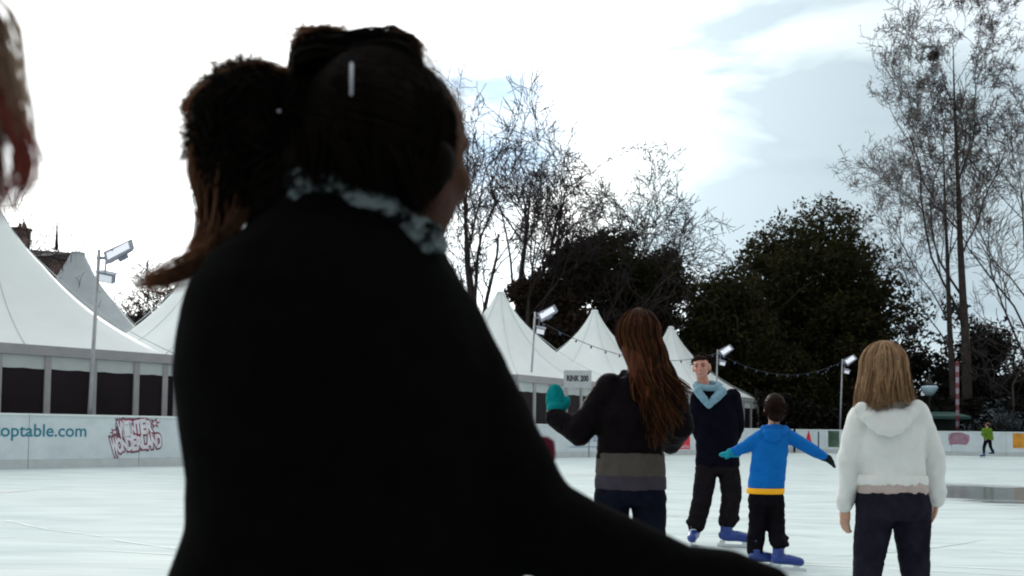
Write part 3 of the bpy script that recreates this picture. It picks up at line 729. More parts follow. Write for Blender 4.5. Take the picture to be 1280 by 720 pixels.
def bare_tree(px, d, stems, label, seed, rmin=0.013, twigm=None, leaves=0, group='trees behind the rink', clip=None, **kw):
    rnd = random.Random(seed); b = ground(px, d)
    root = empty('bare_tree', (b.x, b.y, -0.05), label, 'tree', group)
    tr = MB(); cw = MB(); tips = []
    for (ox, oy, dirv, L, r, maxlev, spread) in stems:
        o = []; grow(o, Vector((ox, oy, 0)), Vector(dirv).normalized(), L, r, 0, maxlev, spread, rnd, **kw)
        for lev, pts, rad in o:
            rad = [max(x, rmin) for x in rad]
            if lev <= 1: tr.tube(pts, rad, 8 if lev == 0 else 6)
            else: cw.tube(pts, rad, 4 if lev == 2 else 3, cap=False)
            if lev >= maxlev-1: tips += pts[1:]
    part('trunk', tr, M['bark'], root); c = part('crown', cw, twigm or M['twig'], root)
    if leaves:
        g = MB()
        for i in range(leaves):
            p = rnd.choice(tips)+Vector((rnd.gauss(0, .15), rnd.gauss(0, .15), rnd.gauss(0, .12)))
            leafquad(g, p, rnd.uniform(0.03, 0.075), rnd)
        part('leaves', g, M['leafs'], root, False)
    return root
def leafquad(g, p, s, rnd):
    a = Vector((rnd.gauss(0, 1), rnd.gauss(0, 1), rnd.gauss(0, 1))).normalized(); b = a.orthogonal().normalized()
    b.rotate(Matrix.Rotation(rnd.uniform(0, 6.28), 3, a)); c = a.cross(b)
    o = len(g.v)
    g.v += [p-b*s, p+c*s*0.45, p+b*s, p-c*s*0.45]; g.f.append((o, o+1, o+2, o+3))
def leafy(px, d, w, h, z0, label, seed, n=9000, m='leafd', leaf=(0.10, 0.24), gaps=0.0, name='evergreen_tree', lobes=16, cat='tree', group='trees behind the rink', trunk_r=0.35, depth=None, kind=None, shape=None):
    rnd = random.Random(seed); b = ground(px, d)
    g = MB(); L = []
    dp = depth or w*0.7
    for i in range(lobes):
        u = rnd.uniform(-1, 1); zz = rnd.random()**0.8; env = shape(u) if shape else math.sqrt(max(0, 1-u*u*0.9))
        L.append((Vector((u*w*0.40, rnd.uniform(-.4, .4)*dp*0.7, z0+(h-z0)*env*(0.12+0.78*zz))), rnd.uniform(0.13, 0.24)*w))
    sd = Vector((seed*3.7, seed*1.3, 0)); cnt = 0; tries = 0
    while cnt < n and tries < n*6:
        tries += 1
        c, r = rnd.choice(L)
        v = Vector((rnd.gauss(0, 1), rnd.gauss(0, 1), rnd.gauss(0, 1))).normalized()*r*(rnd.random()**0.45)
        v.z *= 0.8; p = c+v
        if p.z < 0.1: continue
        if noise.noise(p*0.55+sd)+0.4*noise.noise(p*1.4+sd) < -0.25+gaps: continue
        k = rnd.randint(3, 6); cnt += 1
        for _ in range(k):
            leafquad(g, p+Vector((rnd.gauss(0, .18), rnd.gauss(0, .18), rnd.gauss(0, .15))), rnd.uniform(*leaf), rnd)
    if kind == 'stuff':
        o = part(name, g, M[m], None, False); o.location = (b.x, b.y, -0.05); tag(o, kind='stuff'); return o
    root = empty(name, (b.x, b.y, -0.05), label, cat, group)
    part('crown', g, M[m], root, False)
    tr = MB(); o = []
    grow(o, Vector((0, 0, 0)), Vector((0, 0, 1)), h*0.62, trunk_r, 0, 2, 0.7, rnd, up=0.25, nch=(5, 7), lr=0.6)
    for lev, pts, rad in o: tr.tube(pts, rad, 6 if lev < 2 else 4)
    part('trunk', tr, M['bark'], root)
    return root

# two bare trees behind the first mid marquee
bare_tree(606, 56, [(0, 0, (-0.04, 0, 1), 17.5, 0.50, 4, 0.55), (1.3, 0.4, (0.07, 0.05, 1), 17.5, 0.44, 4, 0.55), (-0.9, 0.5, (-0.2, 0.1, 1), 14, 0.32, 4, 0.6), (2.1, -.3, (0.22, 0, 1), 13.5, 0.30, 4, 0.6)],
          'tall bare tree with several dark stems beside the woman\'s head', 11, rmin=0.020, up=0.16, wob=0.15, wob0=0.05, nch=(4, 6), lr=0.52, u00=0.35, seg=6, rr0=0.8)
bare_tree(655, 58, [(0, 0, (0.30, 0, 1), 16.0, 0.36, 4, 0.7), (0.5, 0.5, (0.52, 0.1, 1.0), 17, 0.34, 4, 0.75), (1.5, -.5, (0.40, 0, 1), 15, 0.3, 4, 0.7)],
          'bare tree leaning outward with spreading twigs above the marquee peaks', 5, rmin=0.020, up=0.03, wob=0.18, wob0=0.05, nch=(5, 6), lr=0.52, u00=0.5, seg=6)
# tall plane tree on the right
bare_tree(1210, 52, [(0.0, 0, (0.0, 0, 1), 24.5, 0.33, 5, 0.60), (-0.62, 0.3, (-0.010, 0, 1), 20, 0.24, 5, 0.62)],
          'very tall bare tree with fine grey twigs standing alone beside the big evergreen', 29, rmin=0.012, twigm=M['twig2'], leaves=8000, up=0.17, wob=0.12, nch=(5, 6), lr=0.44, seg=8, wob0=0.016, u00=0.27, rr0=0.55)
bare_tree(1262, 50, [(0, 0, (-0.15, 0, 1), 7.0, 0.13, 4, 0.8), (0.4, 0, (0.5, 0, 0.9), 6.5, 0.11, 4, 0.8)],
          'low twisted bare tree at the foot of the tall grey tree', 31, rmin=0.02, wob0=0.3, up=0.1, wob=0.3, nch=(3, 5), lr=0.6)
bare_tree(1292, 55, [(0, 0, (0.0, 0, 1), 18, 0.20, 4, 0.55)],
          'bare tree cut off by the photo edge beyond the tall grey tree', 37, wob0=0.03, rmin=0.016, twigm=M['twig2'], leaves=300, up=0.12, wob=0.14, nch=(5, 7), lr=0.5)
bare_tree(205, 62, [(0, 0, (0.0, 0, 1), 9, 0.26, 4, 0.7), (1.5, 0, (0.2, 0, 1), 9.0, 0.22, 4, 0.7)],
          'bare tree standing between the two nearest marquees', 41, rmin=0.022, up=0.15, wob=0.24, nch=(4, 5), lr=0.6)
bare_tree(170, 66, [(0, 0, (-0.1, 0, 1), 7.5, 0.2, 4, 0.7)],
          'small bare tree behind the first floodlight pole', 43, rmin=0.022, up=0.12, wob=0.24, nch=(4, 5), lr=0.6)
bare_tree(-8, 40, [(0, 0, (0.1, 0, 1), 8.5, 0.2, 4, 0.8)], 'bare tree twigs showing behind the blurred auburn hair', 47, rmin=0.012, up=0.12, wob=0.2, nch=(4, 5), lr=0.6)

# evergreens
dome = lambda u: 1.0-0.55*abs(u-0.18)**1.7
leafy(990, 60, 14.6, 17.2, 0.5, 'broad dark evergreen tree filling the gap beside the tall bare tree', 3, n=26000, lobes=80, gaps=0.03, trunk_r=0.5, leaf=(0.09, 0.21), shape=dome)
leafy(925, 57, 9.0, 12.6, 0.3, 'dark green evergreen in front of the broad one, over the boy in black', 8, n=8000, lobes=26, gaps=-0.15, leaf=(0.10, 0.22))
leafy(1062, 57, 6.2, 12.6, 0.3, 'brownish dark evergreen behind the thin floodlight pole', 9, n=6500, lobes=22, gaps=-0.10, leaf=(0.10, 0.22))
leafy(815, 62, 11.5, 16.0, 1.0, 'thin crowned evergreen with many sky gaps behind the long haired girl', 14, n=11000, lobes=44, gaps=0.05, leaf=(0.09, 0.22))
leafy(757, 60, 10.0, 16.2, 1.0, 'loose dark evergreen over the second marquee peak', 15, n=10000, lobes=36, gaps=0.04, leaf=(0.09, 0.22))
leafy(705, 58, 7.5, 14.0, 0.5, 'dense brown leaved tree behind the first mid marquee', 16, n=9000, m='leafb', lobes=30, gaps=-0.22, name='brown_tree', leaf=(0.11, 0.27))
leafy(657, 57, 4.6, 11.0, 0.5, 'lower brown leaved tree over the marquee nearest the hire sign', 17, n=5000, m='leafb', lobes=20, gaps=-0.22, name='brown_tree')
leafy(168, 58, 6.5, 9.6, 0.5, 'brown leafy bush behind the meeting of the two nearest marquees', 18, n=3300, m='leafb', lobes=14, gaps=-0.03, name='brown_tree')
leafy(238, 60, 7.5, 10.8, 0.5, 'brown bushy tree partly hidden by the woman\'s blown hair', 19, n=3300, m='leafb', lobes=14, gaps=-0.03, name='brown_tree')
leafy(1250, 56, 9.0, 7.4, 0.0, 'dark bushy evergreen behind the lime skater', 20, n=4500, m='hedge', lobes=16, gaps=-0.05)
leafy(1150, 60, 6.5, 7.0, 0.5, 'patchy dark evergreen with bright sky gaps behind the blond girl', 24, n=900, m='hedge', lobes=14, gaps=0.30)
leafy(1215, 62, 9.0, 11.5, 3.0, 'thin dark evergreen behind the trunk of the tall grey tree', 25, n=800, m='hedge', lobes=16, gaps=0.34)
leafy(1252, 47.0, 3.6, 2.9, 0.2, 'pale grey shrub behind the far end barrier above the lime skater', 26, n=420, m='frostleaf', lobes=10, gaps=0.1, name='shrub', cat='shrub', group=None, trunk_r=0.06, leaf=(0.05, 0.16))
# distant hedge mass that closes the park
rnd = random.Random(99); g = MB()
for i in range(26000):
    x = rnd.uniform(-75, 75); h = 5.2+2.2*noise.noise(Vector((x*0.12, 4, 0)))+1.2*noise.noise(Vector((x*0.5, 9, 0)))
    z = h*rnd.random()**0.8; y = 84+rnd.uniform(-2, 2)+0.0006*x*x
    leafquad(g, Vector((x, y, z)), rnd.uniform(0.3, 0.7), rnd)
tag(part('far_wood', g, M['hedge'], None, False), 'dark mass of far off trees closing the park behind everything', 'wood', kind='stuff')
rnd = random.Random(98); g = MB()
for i in range(14000):
    x = rnd.uniform(10, 46); h = 3.0+1.2*noise.noise(Vector((x*0.3, 2, 0)))
    z = h*rnd.random()**0.8; y = 52+rnd.uniform(-1.2, 1.2)-0.06*(x-10)
    leafquad(g, Vector((x, y, z)), rnd.uniform(0.12, 0.3), rnd)
tag(part('hedge', g, M['hedge'], None, False), 'dark clipped hedge running behind the far end barrier', 'hedge')
# nests
for px, py, d, lb in ((1167, 70, 52, 'round bird nest high up in the tall bare tree'), (1141, 412, 52, 'dark ball shaped nest low in the branches beside the blond girl')):
    p = at(px, py, d); g = MB(); rnd = random.Random(px)
    for i in range(90):
        v = Vector((rnd.gauss(0, 1), rnd.gauss(0, 1), rnd.gauss(0, .8))).normalized()*0.26; q = v.orthogonal().normalized()*rnd.uniform(.15, .3)
        q.rotate(Matrix.Rotation(rnd.uniform(0, 6.28), 3, v.normalized())); g.tube([v-q, v*1.05, v+q], 0.018, 3)
    g.ell((0, 0, 0), (.25, .25, .2)); o = part('bird_nest', g, M['nest'], None); o.location = p; tag(o, lb, 'nest', 'nests')

# ------------------------------------------------------------------ people
def lerp(a, b, u): return a+(b-a)*u
def head_geo(g, c, s, yaw, pitch=0.0, roll=0.0, face=True):
    # yaw 0 faces +Y (away from the camera); returns rotation
    rot = (Matrix.Rotation(yaw, 3, 'Z') @ Matrix.Rotation(roll, 3, 'Y') @ Matrix.Rotation(pitch, 3, 'X'))
    def E(o, r): g.ell(c+rot @ (Vector(o)*s), [x*s for x in r], rot)
    E((0, -0.010, 0.020), (0.074, 0.092, 0.095)); E((0, 0.022, -0.040), (0.055, 0.062, 0.070)); E((0, 0.048, -0.085), (0.026, 0.026, 0.022))
    E((0, 0.086, -0.012), (0.010, 0.014, 0.026)); E((0, 0.098, -0.024), (0.013, 0.013, 0.011))   # nose
    E((0, 0.068, 0.028), (0.050, 0.020, 0.012)); E((0.034, 0.062, -0.022), (0.022, 0.02, 0.02)); E((-0.034, 0.062, -0.022), (0.022, 0.02, 0.02))
    E((0, 0.077, -0.054), (0.020, 0.011, 0.010))
    for sx in (-1, 1): E((sx*0.074, -0.004, -0.010), (0.010, 0.020, 0.031))
    return rot
def hand_geo(g, w, d, pn, s=1.0, curl=0.5, side=1, mitten=False):
    # w wrist, d finger direction, pn palm normal
    d = d.normalized(); pn = (pn-d*pn.dot(d)).normalized(); x = d.cross(pn)*side
    def P(a, b, c): return w+(d*a+x*b+pn*c)*s
    rot = Matrix((x, pn, d)).transposed()
    g.ell(P(0.045, 0, 0), (0.040*s, 0.017*s, 0.052*s), rot)
    if mitten:
        g.ell(P(0.085, 0, 0.01), (0.046*s, 0.028*s, 0.070*s), rot); g.limb([P(0.03, -0.03, 0.01), P(0.065, -0.052, 0.02), P(0.085, -0.055, 0.03)], [0.020*s, 0.019*s, 0.015*s]); return
    for k, (o, L) in enumerate(((-0.030, 0.066), (-0.010, 0.076), (0.010, 0.071), (0.029, 0.056))):
        a0 = P(0.082, o, 0); an = curl*0.5; pts = [a0]; rr = [0.0088*s, 0.0084*s, 0.0078*s, 0.0066*s]
        p = a0
        for q, f in enumerate((0.45, 0.32, 0.25)):
            an += curl*0.45*(1 if q else 0.3); p = p+(d*math.cos(an)+pn*math.sin(an))*(L*f*s); pts.append(p)
        g.limb(pts, rr)
    g.limb([P(0.018, -0.030, 0.004), P(0.048, -0.050, 0.018), P(0.075, -0.052, 0.030)], [0.013*s, 0.0105*s, 0.0085*s])

def skate(parent, ank, toe, s, side=''):
    # boot round the ankle with toe direction
    d = (toe-ank); d.z = 0; d.normalize(); x = Vector((d.y, -d.x, 0)); z0 = min(ank.z, toe.z)
    rot = Matrix((x, d, Vector((0, 0, 1)))).transposed()
    g = MB(); hz = toe.z
    sl = toe-ank; 
    g.limb([ank+Vector((0, 0, 0.10*s)), ank+Vector((0, 0, 0.02*s)), Vector((ank.x, ank.y, hz+0.035*s))-d*0.02*s], [0.050*s, 0.046*s, 0.044*s])
    g.limb([Vector((ank.x, ank.y, hz+0.03*s)), Vector((ank.x, ank.y, hz+0.03*s))+d*0.09*s, Vector((ank.x, ank.y, hz+0.018*s))+d*0.17*s], [0.044*s, 0.042*s, 0.036*s])
    b = fuse('skate', g, M['boot'], parent, 0.008, 2)
    base = Vector((ank.x, ank.y, 0))
    g = MB(); mt_ = rot.to_4x4(); mt_.translation = Vector((ank.x, ank.y, hz-0.06*s))
    g.box((-0.004*s, -0.07*s, 0.0), (0.004*s, 0.22*s, 0.026*s), mt_); g.box((-0.012*s, -0.05*s, 0.026*s), (0.012*s, -0.01*s, 0.05*s), mt_); g.box((-0.012*s, 0.12*s, 0.026*s), (0.012*s, 0.17*s, 0.05*s), mt_)
    part('blade', g, M['steel'], b, False)
    g = MB()
    for k in range(5):
        c = Vector((ank.x, ank.y, hz+0.05*s+0.02*s*k))+d*(0.085-0.018*k)*s
        g.tube([c-x*0.022*s, c+d*0.004+Vector((0, 0, 0.004)), c+x*0.022*s], 0.0035*s, 5)
    part('laces', g, M['rail'], b)

class Fig:
    """figure given by joints in world space; root at the feet"""
    def __init__(s, px, d, label, cat, group='skaters on the ice'):
        s.d = d; b = ground(px, d); s.o = Vector((b.x, b.y, 0))
        s.root = empty('person', s.o, label, cat, group)
    def P(s, px, py, dy=0.0): return at(px, py, s.d+dy)-s.o

def torso_rings(pel, waist, chest, sh, neck, w, dep=0.62):
    # w: widths (half) at pelvis, waist, chest, shoulder, neck
    C = [pel, waist, chest, sh, neck]
    R_ = []
    for i in range(4):
        for k in range(4):
            u = k/4; c = C[i].lerp(C[i+1], u); uu = u*u*(3-2*u); R_.append((c, lerp(w[i], w[i+1], uu), lerp(w[i], w[i+1], uu)*(dep if i < 3 else lerp(dep, 1.0, uu))))
    R_.append((C[4], w[4], w[4]))
    return R_

def strands(name, parent, m, gen, n, rnd, r=0.0022, sides=3):
    g = MB()
    for i in range(n):
        pts = gen(i, rnd)
        if not pts: continue
        k = len(pts); rr = r*rnd.uniform(0.7, 1.3)
        g.tube(pts, [rr*(1-0.75*(j/(k-1))**2) for j in range(k)], sides, cap=False)
    return part(name, g, m, parent)

def long_hair(parent, c, s, yaw, m, prof, zend, n, seed, rad=(0.080, 0.100, 0.105), face_half=0.9, r=0.0024, wave=0.008, part_x=0.0, cap=True, name='hair'):
    """hair over a head at c; prof(az, z) -> (dx, dy, radius scale) of the fall at height z below the centre"""
    rot = Matrix.Rotation(yaw, 3, 'Z'); rnd = random.Random(seed)
    rl = random.Random(777); LK = [(rl.uniform(face_half, 2*math.pi-face_half), rl.gauss(0, 1), rl.gauss(0, 1), rl.uniform(0.80, 1.08), rl.uniform(0, 6.28)) for _ in range(44)]
    def gen(i, rnd):
        # azimuth measured from the face direction
        lk = rnd.choice(LK); az = min(2*math.pi-face_half, max(face_half, lk[0]+rnd.gauss(0, 0.10)))
        el0 = rnd.uniform(0.02, 1.0)**0.7*1.5
        lift = rnd.uniform(0.98, 1.06)
        pts = []; el = el0*0.15 if rnd.random() < 0.6 else el0
        k1 = 7
        for k in range(k1):
            e = lerp(el, 1.65, k/(k1-1))
            v = Vector((math.sin(az)*math.sin(e)*rad[0], math.cos(az)*math.sin(e)*rad[1]-0.012, math.cos(e)*rad[2]+0.012))*s*lift
            pts.append(c+rot @ v)
        ze = zend(az)*rnd.uniform(0.86, 1.05)*lk[3]; zs = pts[-1].z-c.z; base = pts[-1]-c; ph = rnd.uniform(0, 6.28); jx, jy = rnd.gauss(0, 1), rnd.gauss(0, 1)
        k2 = 10
        for k in range(1, k2+1):
            u = k/k2; z = lerp(zs, -ze, u); dx, dy, sc_ = prof(az, -z)
            wv = wave*math.sin(u*8+lk[4]+0.25*math.sin(ph))*u
            pts.append(c+Vector((base.x*sc_+dx+wv+(jx*0.004+lk[1]*0.010)*u, base.y*sc_+dy+wv*0.5+(jy*0.004+lk[2]*0.008)*u, z)))
        return pts
    h = strands(name, parent, m, gen, n, rnd, r*s)
    return h

# ---------------------------------------- girl in the white hooded top
f = Fig(1113, 3.64, 'blond girl seen from behind in white hooded top and dark jeans', 'person')
P = f.P; s = 0.86
g = MB()
hd = P(1102, 462, 0.0)
rot = head_geo(g, hd, 0.92, R(12))
neck = P(1106, 500); sh = P(1111, 515); chest = P(1114, 550, -0.01); waist = P(1115, 592, 0.0); pel = P(1116, 625)
shL, shR = P(1077, 517), P(1146, 517); elL, elR = P(1060, 572, 0.02), P(1166, 572, 0.03); wrL, wrR = P(1057, 634, 0.04), P(1170, 628, 0.05)
hipL, hipR = P(1094, 632), P(1137, 632); knL, knR = P(1084, 716, 0.03), P(1144, 716, 0.02)
ftL = Vector((P(1078, 720).x, 0.00, 0.11)); ftR = Vector((P(1152, 720).x, -0.05, 0.11))
g.loft(torso_rings(pel, waist, chest, sh, neck, (0.125, 0.10, 0.125, 0.115, 0.042)))
g.limb([neck-Vector((0, 0, .03)), hd-Vector((0, 0, .05))], [.042, .040])
for a, b, c in ((shL, elL, wrL), (shR, elR, wrR)): g.limb([a, b, c], [0.038, 0.030, 0.022])
hand_geo(g, wrL, Vector((0.03, 0.25, -1)), Vector((0.9, 0.3, 0.2)), 0.80, 0.45, 1)
hand_geo(g, wrR, Vector((-0.05, 0.35, -1)), Vector((-0.9, 0.3, 0.1)), 0.80, 0.55, -1)
for a, b, c in ((hipL, knL, ftL), (hipR, knR, ftR)): g.limb([a, b, c], [0.062, 0.045, 0.032]); g.limb([c, c+Vector((0, 0.13, -0.03))], [0.034, 0.028])
fuse('body', g, M['skin'], f.root, 0.0065, 2)
g = MB()
T = torso_rings(P(1114, 604), P(1115, 590), P(1114, 548, -0.01), P(1111, 516), P(1109, 503), (0.140, 0.130, 0.138, 0.118, 0.062), 0.66); g.loft(T)
g.limb([shL+Vector((.01, 0, -.005)), elL, wrL+Vector((0.005, 0, 0.035))], [0.056, 0.044, 0.039])
g.limb([shR+Vector((-.01, 0, -.005)), elR, wrR+Vector((-0.005, 0, 0.035))], [0.056, 0.044, 0.039])
g.limb([wrL+Vector((0.003, 0, 0.045)), wrL+Vector((0, 0, 0.012))], [0.042, 0.034]); g.limb([wrR+Vector((-0.003, 0, 0.045)), wrR+Vector((0, 0, 0.012))], [0.042, 0.034])
fuse('hooded_top', g, M['fleece'], f.root, 0.0075, 2, wr=0.012, wscale=9, wst=(1.2, 1.0, .8), seed=3)
# hood: collar roll and drooping bag
g = MB()
for k in range(15):
    u = k/14; a = lerp(R(200), R(340), u)
    c = P(1108, 506)+Vector((math.cos(a)*0.098, math.sin(a)*0.072-0.012, -0.02-0.030*math.sin(math.pi*u)+0.012*math.cos(a)))
    g.ell(c, (0.036, 0.034, 0.032))
for k in range(9):
    u = k/8; g.ell(P(lerp(1078, 1146, u), 506+28*math.sin(math.pi*min(1, u*0.95+0.05))**1.3+3, -0.085-0.035*math.sin(math.pi*u)), (0.036, 0.022, 0.030))
g.ell(P(1116, 521, -0.105), (0.070, 0.026, 0.036)); g.ell(P(1120, 531, -0.11), (0.040, 0.020, 0.026))
fuse('hood', g, M['fleece'], f.root, 0.007, 4, wr=0.005, wscale=14, seed=8)
g = MB(); g.loft([(P(1114, 607), .144, .098), (P(1114, 604), .147, .101), (P(1114, 597), .147, .101), (P(1114, 593), .143, .097)]); 
fuse('hem', g, M['fleece'], f.root, 0.0075, 1, wr=0.003, wscale=30, wst=(1, 1, .2))
g = MB(); g.loft([(P(1115, 618), .140, .098), (P(1115, 612), .144, .101), (P(1114, 600), .142, .099)]); fuse('shirt', g, M['pinkish'], f.root, 0.0075, 1, wr=0.004, wscale=20)
g = MB(); g.loft([(P(1116, 648), .128, .100), (P(1116, 632), .150, .112), (P(1115, 610), .136, .095)])
for a, b, c in ((hipL, knL, ftL), (hipR, knR, ftR)):
    g.limb([a+Vector((0, -.01, 0)), a.lerp(b, .5), b, b.lerp(c, .45), c+Vector((0, 0, .08))], [0.078, 0.068, 0.056, 0.056, 0.058])
fuse('jeans', g, M['denim2'], f.root, 0.009, 3, wr=0.006, wscale=11, wst=(1, 1, 1.6), seed=5)
for c in (ftL, ftR): skate(f.root, c, c+Vector((0, 0.2, -0.035)), 0.95)
off = hd
def pr(az, z): u = max(0, z)/0.13; return (-0.012*u, -0.012*u, 1.0+0.10*u)
for mk_, nn_, sd_ in (('h_blond', 600, 4), ('h_blond_a', 500, 5), ('h_blond_b', 500, 6)): long_hair(f.root, hd, 1.0, R(12), M[mk_], pr, lambda a: 0.150-0.02*math.sin(a), nn_, sd_, rad=(0.086, 0.098, 0.100), face_half=1.0, r=0.0026, wave=0.005)
g = MB(); g.ell(hd+Vector((0, -.012, 0.010)), (0.080, 0.092, 0.096)); g.limb([hd+Vector((0, -.03, -.02)), hd+Vector((-0.008, -.035, -.07))], [0.078, 0.080]); fuse('hair_mass', g, M['h_blond_a'], f.root, 0.01, 2)

# ---------------------------------------- long haired girl in leather jacket
f = Fig(795, 3.5, 'girl with very long auburn hair in dark leather jacket, holding up one teal mitten', 'person')
P = f.P
g = MB(); hd = P(796, 423); head_geo(g, hd, 0.90, R(20))
neck = P(797, 466); sh = P(797, 484); chest = P(796, 515, -.01); waist = P(790, 560); pel = P(788, 612)
shL, shR = P(763, 486), P(836, 488); elL, elR = P(724, 541, 0.02), P(851, 532, 0.0); wrL, wrR = P(694, 521, 0.10), P(838, 556, 0.14)
hipL, hipR = P(765, 620), P(811, 620); knL, knR = P(765, 720, 0.03), P(813, 720, 0.0)
ftL = Vector((knL.x-0.01, 0, 0.11)); ftR = Vector((knR.x+0.01, -0.06, 0.11))
g.loft(torso_rings(pel, waist, chest, sh, neck, (0.120, 0.098, 0.120, 0.112, 0.040)))
g.limb([neck-Vector((0, 0, .03)), hd-Vector((0, 0, .05))], [.042, .040])
for a, b, c in ((shL, elL, wrL), (shR, elR, wrR)): g.limb([a, b, c], [0.038, 0.030, 0.022])
hand_geo(g, wrL, Vector((0.0, 0.1, 1)), Vector((0, 1, 0)), 0.75, 0.3, 1); hand_geo(g, wrR, Vector((-0.4, 0.7, 0)), Vector((-0.3, 0.0, 1)), 0.78, 0.6, 1)
for a, b, c in ((hipL, knL, ftL), (hipR, knR, ftR)): g.limb([a, b, c], [0.062, 0.045, 0.032]); g.limb([c, c+Vector((0, 0.13, -0.03))], [0.034, 0.028])
fuse('body', g, M['skin'], f.root, 0.008, 2)
g = MB(); g.loft(torso_rings(P(788, 575), P(788, 562), P(794, 520, -.01), P(797, 483), P(797, 466), (0.136, 0.132, 0.146, 0.120, 0.055), 0.68))
g.limb([shL, elL, wrL+Vector((0, -.01, 0.0))], [0.062, 0.052, 0.040]); g.limb([shR, elR, wrR], [0.060, 0.050, 0.038])
g.limb([P(797, 468)+Vector((-.05, 0, 0)), P(797, 468)+Vector((0, -.06, 0)), P(797, 468)+Vector((.05, 0, 0))], [.022]*3)
fuse('leather_jacket', g, M['leather'], f.root, 0.0085, 3, wr=0.008, wscale=10, wst=(1, 1, 1.7), seed=13)
g = MB(); g.loft([(P(788, 598), .136, .100), (P(788, 590), .139, .102), (P(788, 566), .134, .098)]); fuse('shirt', g, M['taupe'], f.root, 0.008, 1, wr=0.004, wscale=20)
g = MB(); g.loft([(P(788, 612), .143, .106), (P(788, 600), .142, .105), (P(788, 592), .138, .102)]); fuse('shirt_hem', g, M['purple'], f.root, 0.008, 1, wr=0.003, wscale=20)
g = MB(); g.loft([(P(788, 630), .120, .095), (P(788, 620), .142, .106), (P(788, 606), .134, .098)])
for a, b, c in ((hipL, knL, ftL), (hipR, knR, ftR)):
    g.limb([a, a.lerp(b, .4), b, b.lerp(c, .45), c+Vector((0, 0, .08))], [0.070, 0.064, 0.060, 0.060, 0.060])
fuse('jeans', g, M['denim'], f.root, 0.009, 3, wr=0.006, wscale=11, wst=(1, 1, 1.6), seed=6)
for c in (ftL, ftR): skate(f.root, c, c+Vector((0, 0.2, -0.035)), 0.95)
g = MB(); hand_geo(g, wrL+Vector((-0.004, 0, 0.0)), Vector((0.0, 0.05, 1)), Vector((0.3, 1, 0)), 0.88, 0.3, 1, mitten=True); g.limb([wrL-Vector((0, 0, .01)), wrL+Vector((0, 0, .03))], [.034, .036])
fuse('mitten', g, M['teal'], f.root, 0.006, 3, wr=0.003, wscale=30)
g = MB(); hand_geo(g, wrR, Vector((-0.4, 0.7, 0)), Vector((-0.3, 0.0, 1)), 0.95, 0.6, 1, mitten=True)
fuse('glove', g, M['denim'], f.root, 0.007, 2)
def pr(az, z):
    u = max(0, z)
    lean = 0.25*u*(0.5+0.5*min(1, u/0.3)) ; right = 0.5+0.5*math.sin(az-0.2)
    return (lean*1.15+0.012*min(1, u/0.1)+0.05*right*u, -0.05*min(1, u/0.15)-0.03*u, 1.0-0.22*math.sin(math.pi*min(1, u/0.22))**2*(0 if u > 0.22 else 1)+0.15*u-0.10*min(1, u/0.3))
def ze(a):
    return 0.19+0.22*(0.5+0.5*math.sin(-a+0.0))
for mk_, nn_, sd_ in (('h_brun', 700, 14), ('h_brun_a', 1000, 15), ('h_brun_b', 300, 16)): long_hair(f.root, hd, 1.0, R(20), M[mk_], pr, ze, nn_, sd_, rad=(0.083, 0.096, 0.100), face_half=1.0, r=0.0026, wave=0.024)
g = MB(); g.ell(hd+Vector((0, -.012, 0.010)), (0.077, 0.090, 0.094))
g.limb([hd+Vector((0.0, -.03, -.03)), hd+Vector((0.02, -.07, -.12)), hd+Vector((0.055, -.105, -.22)), hd+Vector((0.10, -.13, -.30))], [0.072, 0.062, 0.056, 0.035]); fuse('hair_mass', g, M['h_brun'], f.root, 0.01, 2)

# ---------------------------------------- boy in the long black coat, facing the camera
f = Fig(890, 7.84, 'boy in black coat over pale blue hood, facing the camera in blue skates', 'person')
P = f.P; s = 1.0
g = MB(); hd = P(877, 459); yaw = R(180-24)
hrot = head_geo(g, hd, 1.0, yaw, R(-2), R(4))
neck = P(881, 483); sh = P(893, 494); chest = P(895, 520); waist = P(896, 550); pel = P(897, 575)
shL, shR = P(873, 497), P(916, 496); elL, elR = P(870, 530, .03), P(922, 532, 0.04); wrL, wrR = P(880, 556, 0.0), P(914, 558, 0.0)
hipL, hipR = P(884, 580), P(909, 580); knL, knR = P(878, 622, -.05), P(915, 618, -.06)
ftL = P(868, 664, -.02); ftR = P(908, 660, -.10)
g.loft(torso_rings(pel, waist, chest, sh, neck, (0.15, 0.135, 0.155, 0.15, 0.055)))
g.limb([neck-Vector((0, 0, .05)), hd-Vector((0, 0, .06))], [.055, .050])
for a, b, c in ((shL, elL, wrL), (shR, elR, wrR)): g.limb([a, b, c], [0.048, 0.038, 0.028])
hand_geo(g, wrL, Vector((0.2, -0.3, -1)), Vector((1, 0, 0)), 0.95, 0.6, 1); hand_geo(g, wrR, Vector((-0.1, -0.2, -1)), Vector((-1, 0, 0)), 0.95, 0.6, -1)
for a, b, c, tv in ((hipL, knL, ftL, Vector((-.01, -.04, -.04))), (hipR, knR, ftR, Vector((.03, -.02, -.04)))): g.limb([a, b, c], [0.08, 0.056, 0.036]); g.limb([c, c+tv], [.034, .026])
fuse('body', g, M['face_skin'], f.root, 0.009, 1)
g = MB(); g.loft(torso_rings(P(897, 583), P(896, 560), P(895, 520), P(893, 495), P(888, 486), (0.195, 0.185, 0.190, 0.165, 0.090), 0.66))
g.limb([shL, elL, wrL], [0.070, 0.062, 0.052]); g.limb([shR, elR, wrR], [0.072, 0.064, 0.052])
fuse('coat', g, M['navy'], f.root, 0.012, 3, wr=0.010, wscale=7, wst=(1, 1, 1.5), seed=23)
g = MB()   # hood collar in a V
